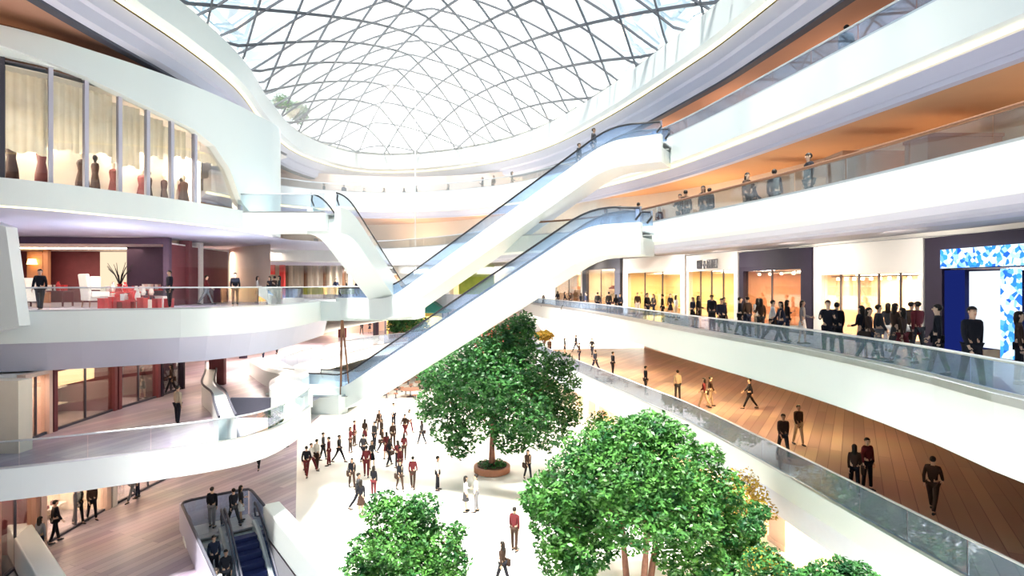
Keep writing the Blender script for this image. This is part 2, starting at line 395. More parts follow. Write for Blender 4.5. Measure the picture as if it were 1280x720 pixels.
# level 4
def prof4(t): return [(0, 5.85), (0, 7.1), (.2, 7.1), (.2, 6.6), (.6, 6.6), (.6, 5.75), (.3, 5.8)]
fascia(R4e, 'R', prof4, white)
b = MB(); sweep(b, R4e, [(.28, 5.74), (.28, 5.80), (.42, 5.80), (.42, 5.72)], 'R'); trim(b, strip_l)
b = MB(); sweep(b, R4e, [(.42, 5.66), (.42, 5.85), (.7, 5.9), (1.3, 5.6), (1.3, 5.28), (1.0, 5.28), (.92, 5.40), (.84, 5.40), (.76, 5.46)], 'R'); trim(b, lilac)
b = MB(); ruled(b, offset(R4e, 'R', 1.2), 5.36, offset(R4e, 'R', 9), 5.2); b.build('ceiling', orange, **STRUCT)
b = MB(); ruled(b, offset(R4e, 'R', .55), 6.6, offset(R4e, 'R', 7), 6.6); b.build('floor', plk_r2, **STRUCT)
balustrade(R4e[:34], 'R', 7.1, 7.68, 'blue glass balustrade on the topmost right balcony under the brown ceiling', glass_blue, steel, seg=1.9)
balustrade(R4e[34:], 'R', 7.1, 7.68, 'pale glass balustrade on the topmost balcony at the far end of the hall', glass, steel, seg=2.2)
# back walls of levels 3 and 4
b = MB(); ruled(b, R3b, 2.2, R3b, 5.6); b.build('wall_right', cream, **STRUCT)
b = MB(); ruled(b, offset(R4e, 'R', 6.5), 6.6, offset(R4e, 'R', 6.5), 9.6); b.build('wall_right', pink, **STRUCT)
# ---- roof rim
b = MB(); sweep(b, RING, [(0, 12.0), (0, 10.72), (.30, 10.55), (.30, 10.75), (.5, 12.0)], 'L', closed=True); trim(b, white)
b = MB(); sweep(b, RING, [(.27, 10.52), (.27, 10.60), (.42, 10.60), (.42, 10.48)], 'L', closed=True); trim(b, strip_l)
b = MB(); sweep(b, RING, [(.42, 10.4), (.48, 9.85), (.62, 9.75), (.66, 9.3), (.85, 9.15), (1.0, 9.3), (.8, 9.8), (.6, 10.5)], 'L', closed=True); trim(b, lilac)
b = MB(); sweep(b, RING, [(.85, 9.05), (.85, 9.2), (1.15, 9.2), (1.15, 9.02)], 'L', closed=True); trim(b, slate)
RO = offset(RING, 'L', 9, True)
b = MB(); A = np.vstack([offset(RING, 'L', 1.0, True), offset(RING, 'L', 1.0, True)[:1]]); B = np.vstack([RO, RO[:1]])
ruled(b, A, 9.2, B, 9.6); b.build('ceiling', brown, **STRUCT)
m = MB(); cx0, cy0 = -3, 24
A = np.vstack([offset(RING, 'L', .3, True), offset(RING, 'L', .3, True)[:1]])
B = np.array([(cx0+(p[0]-cx0)*4.2, cy0+(p[1]-cy0)*2.6) for p in A])
ruled(m, A, 12.0, B, 12.0); ruled(m, A, 12.3, B, 12.3); m.build('ceiling', white_warm, **STRUCT)
# ---- glazed roof: triangulated steel lattice and panes
RP = [Vector((p[0], p[1])) for p in RING]
RA = np.array([[p.x, p.y] for p in RP]); RBn = np.roll(RA, -1, axis=0)
def sdist(x, y):
    p = np.array([x, y]); d = RBn-RA; t = np.clip(((p-RA)*d).sum(1)/(d*d).sum(1), 0, 1)
    dist = np.sqrt(((p-(RA+d*t[:, None]))**2).sum(1)).min()
    c = ((RA[:, 1] > y) != (RBn[:, 1] > y)); xs = RA[:, 0]+(y-RA[:, 1])*d[:, 0]/np.where(d[:, 1] == 0, 1e-9, d[:, 1])
    ins = (c & (x < xs)).sum() % 2 == 1
    return dist if ins else -dist
def roofz(x, y):
    s = sdist(x, y); t = min(max(s, 0)/13.0, 1)
    return CZ+12.05+5.2*(1-(1-t)**2)
mb = MB()
def barline(p, d, L, r):
    k = int(L/1.0); prev = None
    for i in range(k+1):
        q = (p[0]+d[0]*i, p[1]+d[1]*i); s = sdist(*q)
        if s > -1.3:
            z = roofz(*q); cur = (q[0], q[1], z)
            if prev: mb.add(*bar(prev, cur, r))
            prev = cur
        else: prev = None
def bar(a, b, r):
    a = Vector(a); b = Vector(b); t = (b-a).normalized(); s = t.cross(Vector((0, 0, 1))).normalized()*r*.8; u = Vector((0, 0, r*1.5))
    return [a-s-u, a+s-u, a+s+u, a-s+u, b-s-u, b+s-u, b+s+u, b-s+u], [(0, 1, 5, 4), (1, 2, 6, 5), (2, 3, 7, 6), (3, 0, 4, 7)]
SPC = 2.15
for ang, r in ((4, .042), (62, .05), (-54, .05)):
    a = math.radians(ang); d = (math.cos(a), math.sin(a)); n = (-d[1], d[0])
    for k in range(-30, 31):
        c = (-3+n[0]*k*SPC, 22+n[1]*k*SPC); barline((c[0]-d[0]*45, c[1]-d[1]*45), d, 90, r)
mb.build('ceiling_lattice', darksteel, **STRUCT)
mb = MB(); g = {}; st = 1.5
for i in range(-14, 12):
    for j in range(-8, 38):
        x, y = i*st, j*st
        if sdist(x+st/2, y+st/2) > -.4:
            mb.add([(a, c, roofz(a, c)+.16) for a, c in ((x, y), (x+st, y), (x+st, y+st), (x, y+st))], [(0, 1, 2, 3)])
mb.build('ceiling_glazing', glass_roof, **STRUCT)

# ---- left balconies
L1e = curve([(-30, 14.5), (-22, 16.4), (-16.5, 18.3), (-13.6, 19.8), (-11.2, 21.3), (-10.0, 22.8), (-9.7, 25.2), (-9.9, 28)], 44)
L2e = curve([(-32, 19), (-25, 20.4), (-19.2, 22), (-16, 23.6), (-13.6, 25.4), (-12.2, 28), (-11.9, 31.5), (-12.2, 36), (-12.5, 46), (-10.5, 60)], 48)
L3e = curve([(-26, 13.6), (-20.6, 16.6), (-16.9, 19.0), (-15.2, 21.4), (-13.9, 24), (-13.0, 27), (-12.7, 29.2)], 44)
L4e = curve([(-26, 13.4), (-20.6, 16.4), (-16.9, 18.8), (-15.2, 21.2), (-13.9, 24), (-13.1, 27), (-12.7, 30.2)], 60)
fascia(L1e, 'L', [(0, -6.95), (0, -5.93), (.16, -5.93), (.16, -6.0), (.6, -6.0), (.6, -6.95)], white)
LB = -19.2
def left_floor(P, h, name, mt, xb=-26, yb=62):
    """deck between a curve and the back of the left wing"""
    B = resample([(-34, 30), (-34, 45), (-30, yb), (-14, yb)], len(P)); b = MB(); ruled(b, offset(P, 'L', .5), h, B[:, :2], h)
    return b.build(name, mt, **STRUCT)
# level-1 deck as one outline: front edge, escalator landing, far side of the court
L1out = [tuple(p) for p in offset(L1e, 'L', .4)]+[(-10.3, 30.5), (-8.9, 30.7), (-8.9, 33.3), (-12.8, 33.6), (-15.2, 36), (-15.8, 44), (-13.5, 56), (-8, 61.6), (4, 62), (4, 90), (-37, 90), (-37, 12)]
m = MB(); gpoly(m, L1out, [], CZ-6.0); m.build('floor', plk_l1, **STRUCT)
m = MB(); gpoly(m, L1out, [], CZ-6.95); m.build('ceiling', white_warm, **STRUCT)
balustrade(L1e, 'L', -5.93, -5.05, 'clear glass balustrade on the lower left balcony above the grey boarded floor', glass, seg=1.8)
L1far = curve([(-10.2, 28.2), (-10.0, 30.3)], 4)
L1q = curve([(-12.8, 33.6), (-15.2, 36), (-15.8, 44), (-13.5, 56), (-8, 61.6), (0, 62.2), (4, 62)], 40)
fascia(L1q, 'L', [(0, -6.95), (0, -5.9), (.16, -5.9), (.16, -6.0), (.6, -6.0), (.6, -6.95)], white)
balustrade(L1q, 'L', -5.9, -4.95, 'glass balustrade of the distant curved gallery beyond the lower escalator landing', glass_blue, seg=2.4)
# level 2 left
fascia(L2e, 'L', [(0, -2.25), (0, -1.02), (.16, -1.02), (.16, -1.1), (.6, -1.1), (.9, -2.3)], white)
b = MB(); sweep(b, L2e[:30], [(.25, -2.22), (.55, -3.4), (1.1, -3.4), (1.1, -2.22)], 'L'); trim(b, lilac)
m = MB(); L2out = [tuple(p) for p in offset(L2e, 'L', .4)]+[(-14, 61), (-37, 61), (-37, 16)]
gpoly(m, L2out, [], CZ-1.1); m.build('floor', plk_l1, **STRUCT)
m = MB(); gpoly(m, [tuple(p) for p in offset(L2e, 'L', .8)]+[(-14, 61), (-37, 61), (-37, 16)], [], CZ-3.38); m.build('ceiling', white_warm, **STRUCT)
balustrade(L2e, 'L', -1.02, -.08, 'clear glass balustrade in front of the red and cream furniture shop', glass, seg=2.0)
F2 = curve([(1.5, 76), (-.5, 70), (-3, 66.5), (-6.5, 65.5), (-9.2, 68.5), (-10, 76), (-10, 88)], 40)
fascia(F2, 'L' if False else 'R', [(0, -2.7), (0, -1.0), (.2, -1.0), (.2, -1.2), (.6, -1.2), (.6, -2.7)], pale_under)
m = MB(); gpoly(m, [tuple(p) for p in offset(F2, 'R', .4)]+[(1.5, 88)], [], CZ-1.2); m.build('floor', stone, **STRUCT)
# level 3 left
fascia(L3e, 'L', [(0, 2.68), (0, 3.6), (.3, 3.6), (.3, 3.5), (.6, 3.5), (.6, 2.72), (.3, 2.66)], white)
b = MB(); sweep(b, L3e, [(.1, 2.63), (.1, 2.68), (.2, 2.68), (.2, 2.63)], 'L'); trim(b, strip_l)
m = MB(); L3out = [tuple(p) for p in offset(L3e, 'L', .5)]+[(-15.5, 33), (-18, 36), (-22, 38), (-37, 38), (-37, 10)]
gpoly(m, L3out, [], CZ+3.5); m.build('floor', plk_l1, **STRUCT)
L3sof = [tuple(p) for p in offset(L3e, 'L', .5)]+[(-12.9, 33), (-9.6, 36), (-9.6, 44), (-16, 60), (-37, 60), (-37, 10)]
m = MB(); gpoly(m, L3sof, [], CZ+2.66); m.build('ceiling', lilac, **STRUCT)
# level 4 left: ribbon whose lower edge swoops down to the right until it meets the ribbon below
def prof_l4(t):
    y = np.interp(t*(len(L4e)-1), range(len(L4e)), L4e[:, 1]); x = np.interp(t*(len(L4e)-1), range(len(L4e)), L4e[:, 0])
    px = 640+F*x/y
    hb = np.interp(px, [-400, 0, 107, 185, 242, 268, 288, 302, 320], [8.1, 7.95, 7.6, 7.1, 6.75, 6.3, 5.4, 4.0, 3.4])
    return [(0, hb), (0, 8.62), (.25, 8.62), (.25, 7.7), (.5, 7.7), (.5, hb+.02)]
b = MB(); sweep(b, resample(L4e, 120), prof_l4, 'L'); trim(b, white)
END = curve([(-12.7, 30.2), (-12.75, 31.3), (-13.3, 32.3), (-14.4, 32.8), (-16, 33)], 12)
b = MB(); sweep(b, END, [(0, 2.7), (0, 8.62), (.4, 8.62), (.4, 2.7)], 'L'); trim(b, white)
m = MB(); L4out = [tuple(p) for p in offset(L4e, 'L', .4)]+[(-13, 33), (-16, 36), (-22, 40), (-37, 40), (-37, 10)]
gpoly(m, L4out, [], CZ+7.6); m.build('floor', plk_l1, **STRUCT)
m = MB(); gpoly(m, L4out, [], CZ+7.45); m.build('ceiling', white_warm, **STRUCT)
balustrade(L4e[:50], 'L', 8.62, 9.1, 'dark tinted glass balustrade on the top left balcony under the swooping roof rim', glass_blue, bronze, seg=2.4, off=1.4)
b = MB(); b.box((-28, 33.5, CZ+8.5), (20, .3, 1.9)); b.build('wall_left', maroon, **STRUCT)
for x, w in ((-27.5, 2.0), (-22.5, 1.2), (-18.2, 1.0)):
    b = MB(); b.box((x, 32.9, CZ+8.5), (w, .6, 1.8)); b.build('wall_left', pink if w < 1.9 else plum, **STRUCT)
# ================================================================ ESCALATORS
def escalator(P0, h0, P1, h1, w, l0, l1, label, group=None, clad=.95, skirt=.32, rails=2, step_m=None, gl=None, rail_m=None, side_m=None):
    """P0 lower comb, P1 upper comb; flat landings of l0 and l1 beyond them"""
    p0 = Vector((P0[0], P0[1], 0)); p1 = Vector((P1[0], P1[1], 0)); u = (p1-p0); run = u.length; u.normalize(); v = Vector((-u.y, u.x, 0))
    base = Vector((P0[0], P0[1], h0+CZ)); root = empty('escalator', base, label=label, cat='escalator', group=group)
    rise = h1-h0
    def zf(s):                      # floor height along the run with eased ends
        e = .9
        if s < -e: return 0
        if s > run+e: return rise
        q = rise/run
        def ramp(x): return 0 if x < -e else (q*(x+e)**2/(4*e) if x < e else q*x)
        return ramp(s)-ramp(s-run)
    S = [-l0, -1.2, -.9, -.5, -.1, .3, .7, 1.0]+list(np.linspace(1.4, run-1.4, 8))+[run-1, run-.7, run-.3, run+.1, run+.5, run+.9, run+1.2, run+l1]
    S = sorted(s for s in S if -l0 <= s <= run+l1)
    def P(s, lat, dz): q = u*s+v*lat; return (q.x, q.y, zf(s)+dz)
    def prof(lat_prof, name, m, smooth=False):
        mb = MB(); vs = []; k = len(lat_prof)
        for s in S: vs += [P(s, a, b) for a, b in lat_prof]
        fs = [(i*k+j, i*k+(j+1) % k, (i+1)*k+(j+1) % k, (i+1)*k+j) for i in range(len(S)-1) for j in range(k)]
        fs += [tuple(range(k))[::-1], tuple((len(S)-1)*k+j for j in range(k))]
        mb.add(vs, fs); return mb.build(name, m, root, smooth=smooth)
    o = w/2+.34; i = w/2+.02
    prof([(-o, -clad), (-o, skirt), (-i, skirt), (-i, -.25), (i, -.25), (i, skirt), (o, skirt), (o, -clad)], 'truss_cladding', side_m or white)
    mb = MB(); n = int((run-.4)/.4); hh = rise/n          # treads and risers
    for k in range(n+1):
        s = run*k/n; zz = min(rise*k/n, rise-.02)
        q = u*(s-run/n/2); mb.obox((q.x, q.y, zf(s)-.14), u*(run/n/2), v*(w/2), (0, 0, .13))
    mb.build('steps', step_m or stepm, root)
    for a, L in ((-l0/2-.2, l0-.2), (run+l1/2+.2, l1-.2)):
        if L > .3:
            mb = MB(); q = u*a; mb.obox((q.x, q.y, (0 if a < 0 else rise)-.03), u*(L/2), v*(w/2), (0, 0, .03)); mb.build('landing_plate', steel, root)
    for sg in (-1, 1):
        lat = sg*(w/2+.12)
        prof([(lat-.012, skirt), (lat-.012, .98), (lat+.012, .98), (lat+.012, skirt)], 'balustrade_glass', gl or glass_blue)
        path = [P(S[0]+.25, lat, .45), P(S[0]+.05, lat, .7), P(S[0]+.1, lat, .92)]+[P(s, lat, 1.02) for s in S[1:-1]]+[P(S[-1]-.1, lat, .92), P(S[-1]-.05, lat, .7), P(S[-1]-.25, lat, .45)]
        mb = MB(); mb.tube(path, .048, 6); mb.build('handrail', rail_m or rubber, root, smooth=True)
    return root
escalator((-8.9, 32), -6.0, (3.6, 24.6), 2.2, 1.25, 3.6, 2.3, 'long white escalator with dark handrails rising from the lower left landing past the big tree')
escalator((-6.9, 35), -1.1, (5.0, 28), 6.6, 1.15, 4.6, 2.6, 'upper white escalator climbing from the left gallery to the topmost right balcony', side_m=white)
escalator((-7.6, 37), -1.1, (-9.0, 29), 3.5, 1.1, .9, 1.2, 'short white escalator with grey underside behind the left gallery landing')
# platform that carries the head of the short escalator, and the gallery landing of the upper one
m = MB(); m.box((-11.4, 28.4, CZ+3.08), (4.9, 2.2, .82)); m.build('floor', white, **STRUCT)
P = resample([(-13.2, 27.3), (-9.0, 27.3)], 8); balustrade(P, 'L', 3.5, 4.4, 'small glass balustrade on the white bridge at the head of the short escalator', glass, seg=1.4)
m = MB(); poly = [(-12.6, 36.4), (-9.9, 36.3), (-6.4, 37.6), (-6.2, 40.5), (-12.6, 42)]
gpoly(m, poly, [], CZ-1.12); gpoly(m, poly, [], CZ-2.25)
for a, b_ in zip(poly, poly[1:]+poly[:1]): m.quad((*a, CZ-2.25), (*b_, CZ-2.25), (*b_, CZ-1.0), (*a, CZ-1.0))
m.build('floor', white, **STRUCT)
# lower landing block of the long escalator
m = MB(); poly = [(-13.5, 31.2), (-9.3, 30.5), (-9.0, 31.2), (-11.0, 34.3), (-13.0, 34.4)]
gpoly(m, poly, [], CZ-5.98); gpoly(m, poly, [], CZ-6.95)
for a, b_ in zip(poly, poly[1:]+poly[:1]): m.quad((*a, CZ-6.95), (*b_, CZ-6.95), (*b_, CZ-5.9), (*a, CZ-5.9))
m.build('floor', white, **STRUCT)
# dark seam posts where the escalator landings meet the right balconies
for (x, y, z0, z1) in ((5.35, 24.2, 1.86, 3.3), (7.0, 28.0, 5.85, 7.7)):
    m = MB(); m.box((x, y, CZ+(z0+z1)/2), (.16, .16, z1-z0)); m.build('corner_post', lilac, label='slim grey post at the %s escalator head on the right' % ('lower' if z0 < 3 else 'upper'), cat='post')

# ---- escalator wells in the ground floor
def well(W, lanes, label, lab2, curb_m, lane_w=1.0):
    O, e, w, wd, L = W
    rz = math.atan2(e.y, e.x)
    root = empty('well_parapet', O, rz, label=label, cat='parapet')     # local x = along, y = across (to the left of e)
    m = MB(); m.box((L/2, -.06, .6), (L, .12, 1.2)); m.build('side_panel', lilac, root)
    m = MB(); m.box((-.03, wd/2, .6), (.03, wd-.1, 1.16)); m.build('glass_panel', glass_blue, root)
    m = MB(); m.box((1.2, wd+.03, .6), (2.4, .03, 1.16)); m.build('glass_panel', glass_blue, root)
    m = MB(); m.tube([(L, -.06, 1.22), (.35, -.06, 1.22), (.08, .05, 1.22), (-.03, .35, 1.22), (-.03, wd-.35, 1.22), (.08, wd-.05, 1.22), (.4, wd+.03, 1.22), (2.6, wd+.03, 1.22)], .06, 7)
    m.build('rim_rail', slate, root, smooth=True)
    m = MB(); m.box((2.4+(L-2.4)/2, wd+.38, .60), (L-2.4, .7, 1.2)); m.build('curb', curb_m, root, bevel=.06)
    m = MB(); m.box((L/2+.6, -.02, -2.6), (L-1.2, .04, 5.2)); m.box((L/2+.6, wd+.02, -2.6), (L-1.2, .04, 5.2)); m.box((1.23, wd/2, -2.6), (.04, wd, 5.2))
    m.box((L/2+.6, wd/2, -5.2), (L-1.2, wd, .06)); m.build('shaft_lining', greyp, root)
    m = MB(); m.box((.62, wd/2, .015), (1.25, wd-.1, .03)); m.build('landing_plate', steel, root)
    n = len(lanes); tops = []
    for k, lb in enumerate(lanes):
        lat = wd*(k+.5)/n; T = O+e*1.9+w*lat; B = O+e*(1.9+8.2)+w*lat
        escalator((B.x, B.y), -CZ-4.75, (T.x, T.y), -CZ+.02, lane_w, .8, .6, lb, clad=.45, skirt=.2, gl=glass_blue, rail_m=slate, step_m=(steel if k == 0 else navy), side_m=white)
    return root
well(W1, ['down escalator lane beside the grey parapet panel, carrying people at the bottom of the picture', 'dark stepped escalator lane beside the broad white curb, empty of people'],
     'lilac parapet with dark rounded rim enclosing the pair of escalators in the boarded ground floor', '', white)
well(W2, ['escalator in the bottom left corner behind a white curb and blue glass'], 'parapet with white curb cut off by the bottom left corner of the picture', '', white, 1.6)

# ---- winding white parapet on the lower left level and the stair pit behind it
S1 = resample([(-19.5, 37.5), (-17.4, 33.5), (-15.4, 29.5), (-13.6, 27.0), (-12.2, 24.6), (-11.2, 22.9), (-10.6, 21.9)], 40)
b = MB(); sweep(b, S1, [(0, -6.0), (0, -5.15), (.12, -5.05), (.55, -5.05), (.62, -5.15), (.62, -6.0)], 'R')
b.build('curved_parapet', white, label='winding white parapet snaking across the lower left floor towards its glass balustrade', cat='parapet')
for o_, nm in ((.02, 'a'), (.6, 'b')):
    b = MB(); b.tube([(p[0], p[1], CZ-4.98) for p in offset(S1, 'R', o_)], .05, 6)
    b.build('handrail', slate, label='dark handrail along the %s side of the winding white parapet' % ('shop' if nm == 'a' else 'court'), cat='handrail')
S2 = resample([(-17.8, 38.5), (-14.9, 34.2), (-13.3, 32.6), (-13.0, 30.6), (-12.0, 28.2), (-11.0, 27.0)], 30)
b = MB(); sweep(b, S2, [(0, -6.0), (0, -5.1), (.3, -4.95), (1.5, -4.95), (1.6, -5.1), (1.6, -6.0)], 'L')
b.build('curved_bench', white, label='broad white curved bench wall above the stair opening on the lower left level', cat='bench', )
m = MB(); m.box((-11.9, 25.9, CZ-5.55), (1.8, .1, .9)); m.build('dark_screen', slate, label='dark rectangular screen panel under the white curved bench wall', cat='screen')

# ================================================================ SHOPS
def curve_at(C, px):
    q = 640+F*C[:, 0]/C[:, 1]; ok = C[:, 1] > 2; q = q[ok]; A = C[ok]
    i = np.argsort(q); return np.array([np.interp(px, q[i], A[i, j]) for j in range(A.shape[1])])
def shop(a, b, h0, h1, label, frame, inner, lintel=.9, pl=.35, pr=.35, depth=4.0, lamp=(WARM, 60), side=1, panes=3, shelves=0, stuff=(), sign=None, spots=0, back_x=None, glassy=True, group=None, name='shop', floor_m=None):
    """shop unit whose front runs a -> b (plan); its inside lies to the left of a->b when side=1"""
    a = Vector((a[0], a[1], 0)); b = Vector((b[0], b[1], 0)); L = (b-a).length
    rz = math.atan2(b.y-a.y, b.x-a.x)
    root = empty(name, (a.x, a.y, h0+CZ), rz, label=label, cat='shop', group=group)
    H = h1-h0; D = depth*side; T = .3*side
    def bx(nm, c, d, m, parent=root, **k): q = MB(); q.box(c, d); return q.build(nm, m, parent, **k)
    bx('lintel', (L/2, T/2, H-lintel/2), (L, .3, lintel), frame)
    if pl: bx('pillar', (pl/2, T/2, (H-lintel)/2), (pl, .3, H-lintel), frame)
    if pr: bx('pillar', (L-pr/2, T/2, (H-lintel)/2), (pr, .3, H-lintel), frame)
    Ho = H-lintel
    q = MB(); q.box((L/2, D, Ho/2), (L-.04, .1, Ho)); q.build('back_wall', inner, root)
    q = MB(); q.box((.05, D/2+T/2, Ho/2), (.08, depth-.3, Ho)); q.build('side_wall', inner, root)
    q = MB(); q.box((L-.05, D/2+T/2, Ho/2), (.08, depth-.3, Ho)); q.build('side_wall', inner, root)
    q = MB(); q.box((L/2, D/2+T/2, Ho+.04), (L-.04, depth-.3, .08)); q.build('shop_ceiling', white_warm, root)
    if floor_m:
        q = MB(); q.box((L/2, D/2, .02), (L-.04, depth, .04)); q.build('shop_floor', floor_m, root)
    x0, x1 = pl, L-pr
    if glassy:
        g = bx('glass_front', ((x0+x1)/2, T/2, Ho/2), (x1-x0, .02, Ho), glass_shop)
        q = MB()
        for k in range(1, panes): q.box((x0+(x1-x0)*k/panes, T/2, Ho/2), (.05, .08, Ho))
        q.box(((x0+x1)/2, T/2, .05), (x1-x0, .1, .1)); q.build('window_frame', slate, root)
    for k in range(shelves):
        z = .5+k*(Ho-.9)/max(shelves, 1)
        s = bx('shelf', (L/2, D-.35*side, z), (L-.8, .45, .04), white_warm)
        q = MB(); x = .6
        while x < L-.8:
            ww = R.uniform(.12, .35); hh = R.uniform(.15, .38); q.box((x, D-.35*side, z+.02+hh/2), (ww, .25, hh)); x += ww+R.uniform(.08, .4)
        q.build('goods', R.choice(stuff) if stuff else maroon, s)
    if spots:
        q = MB(); q.box((L/2, T+.35*side, Ho-.08), (x1-x0-.1, .06, .05)); tr = q.build('lamp_track', slate, root)
        q = MB()
        for k in range(spots): q.lathe((x0+(x1-x0)*(k+.5)/spots, T+.35*side, Ho-.24), [(.05, .12), (.07, .02), (.055, 0)], 8)
        q.build('spot_lamp', lamp_w, tr)
    q = MB(); q.box((L/2, D*.5, Ho-.03), (L*.6, .25, .04)); q.build('ceiling_lamp', lamp_w if lamp[0] is not COOL else lamp_c, root)
    if sign: sign(root, L, H, Ho, T)
    M = Matrix.Rotation(rz, 4, 'Z'); c = M @ Vector((L/2, D*.5, Ho-.12)); 
    lo = area('shop_light', (a.x+c.x, a.y+c.y, h0+CZ+c.z), max(L*.6, .5), lamp[1], lamp[0], (0, 0, rz), size_y=abs(D)*.6)
    return root
def R2p(px): return curve_at(R2s, px)
def glyph_sign(root, L, H, Ho, T):
    q = MB(); n = 4; u = .55; x = L/2-n*u*1.15/2-.2
    for k in range(n):
        xx = x+k*u*1.15
        def s(cx, cz, w, h): q.box((xx+u*cx, -.06, Ho+.42+u*(cz-.5)), (u*w, .08, u*h))
        if k == 1:
            s(.5, .7, .22, .4); s(.3, .4, .3, .26); s(.7, .4, .3, .26); s(.5, .12, .12, .3)
        else:
            s(.08, .5, .1, 1); s(.92, .5, .1, 1); s(.5, .95, .8, .1); s(.5, .05, .8, .1); s(.5, .62, .6, .09); s(.5, .4, .6, .09); s(.5, .5, .09, .8)
            s(.28 if k != 2 else .7, .24, .24, .1)
    q.build('sign_characters', slate, root)
ORNG = mat('copper_display_wall', (.55, .27, .15), .5, var=.08)
beige = mat('beige_drape', (.84, .62, .46), .75, var=.05)
yel = mat('pale_yellow_wall', (.86, .72, .38), .6, var=.06)
FL = -2.25
def rshop(p0, p1, h, **k):
    A, B = R2p(p0), R2p(p1)                       # far, near; inside lies to the right side of far->near reversed
    return shop(A, B, FL, h, **k)
rs = [
 (694, 727, 2.28, dict(label='small beige lit shop beside the escalator head, dark column at its left', frame=white_warm, inner=beige, lintel=1.0, pl=.9, depth=2.2, panes=2, lamp=(WARM, 300), shelves=2, stuff=(maroon, ORNG))),
 (728, 775, 2.25, dict(label='shop with a dark grey portal frame, second from the escalator', frame=slate, inner=cream, lintel=.8, pl=.8, pr=.9, depth=3, panes=2, lamp=(WARM, 330), shelves=2, stuff=(ORNG, maroon))),
 (779, 856, 2.15, dict(label='wide white shopfront showing a yellow display and pictures inside', frame=white_warm, inner=yel, lintel=1.15, pl=.7, pr=.5, panes=3, lamp=(WARM, 480), shelves=1, stuff=(goldm, maroon))),
 (858, 922, 1.97, dict(label='white shopfront with four dark sign characters over its pale yellow window', frame=white_warm, inner=yel, lintel=1.05, pl=.3, pr=.35, panes=4, lamp=(WARM, 380), sign=glyph_sign)),
 (924, 1015, 1.84, dict(label='dark purple framed shop with copper interior wall and spot lamps', frame=blackp, inner=ORNG, lintel=1.05, pl=.45, pr=.8, panes=2, lamp=(WARM, 380), shelves=1, stuff=(cream,), spots=5)),
 (1017, 1154, 1.72, dict(label='wide cream shopfront with beige drapes and a row of small spot lamps', frame=white_warm, inner=beige, lintel=1.25, pl=.5, pr=.08, depth=2.6, panes=5, lamp=(WARM, 380), spots=11)),
]
for p0, p1, h, k in rs: rshop(p0, p1, h, **k)
# near shop with the blue illuminated front
def led_sign(root, L, H, Ho, T):
    q = MB(); q.box((.85+(L-1)/2, -.08, Ho+.33), (L-1.0, .12, .62)); q.build('illuminated_sign', led, root)
    q = MB(); q.box((1.15, .1, Ho/2), (.7, .1, Ho-.1)); q.build('backlit_column', ledb, root)
    q = MB(); q.box((2.1, .3, Ho/2+.1), (1.15, .05, Ho-.4)); q.build('glowing_panel', ledw, root)  # white door panel given a glow of its own
    q = MB(); q.box((3.02, .25, Ho/2), (.62, .08, Ho-.1)); q.build('backlit_column', led, root)
    q = MB(); q.box((4.1, .3, Ho/2+.1), (1.3, .05, Ho-.4)); q.build('glowing_panel', ledw, root)
shop(R2p(1156), (14.9, 11.5), FL, 1.66, label='dark purple portal shop with a glowing blue and white illuminated front', frame=blackp, inner=navy, lintel=1.1, pl=.75, pr=.3, depth=3, panes=1, lamp=(COOL, 60), sign=led_sign, glassy=False)
b = MB(); A2 = R2s[:, :2]
ruled(b, A2, R2sh-.02, A2, 2.3); b.build('wall_right', white_warm, **STRUCT)
b = MB(); ruled(b, offset(R2s, 'R', 5.2), -2.25, offset(R2s, 'R', 5.2), 2.4); b.build('wall_right', white_warm, **STRUCT)
b = MB(); ruled(b, offset(R2s, 'R', -.3), R2sh, offset(R2s, 'R', 5.2), R2sh+.1); b.build('ceiling', greyp, **STRUCT)
# far end of the same level: green poster wall and pale rooms
shop((-7.6, 69.5), (.3, 69.5), -1.2, 2.9, label='pale room with a green plant poster wall seen between the two escalators', frame=white_warm, inner=cream, lintel=.8, pl=.5, pr=.3, depth=3, panes=1, lamp=(WARM, 200), glassy=False)
m = MB(); m.box((-4.3, 68.9, CZ+.66), (4.3, .12, 3.7)); m.build('green_poster', greenp, label='large green poster of plants hanging between the two long escalators', cat='poster')
# back wall of level 3 right: brown boxes seen behind the balustrade
for i, (px, d, w, mt) in enumerate(((1090, 19.5, 2.6, ORNG), (1190, 17.3, 2.2, brown), (1000, 24, 2.4, cream), (930, 30, 2.4, pink))):
    x, y = ray(px, d); m = MB(); m.box((x, y, CZ+3.3), (w, 1.0, 2.2)); m.box((x, y, CZ+2.35), (w*1.04, 1.06, .25)); m.box((x, y, CZ+4.45), (w*1.02, 1.1, .1))
    m.build('display_kiosk', mt, label=['brown boxy kiosk standing behind the upper right balustrade, second from the picture edge', 'dark brown boxy kiosk at the right picture edge behind the upper balustrade', 'cream kiosk behind the upper right balustrade beside two shoppers', 'pinkish kiosk farther along the upper right balcony'][i], cat='kiosk')
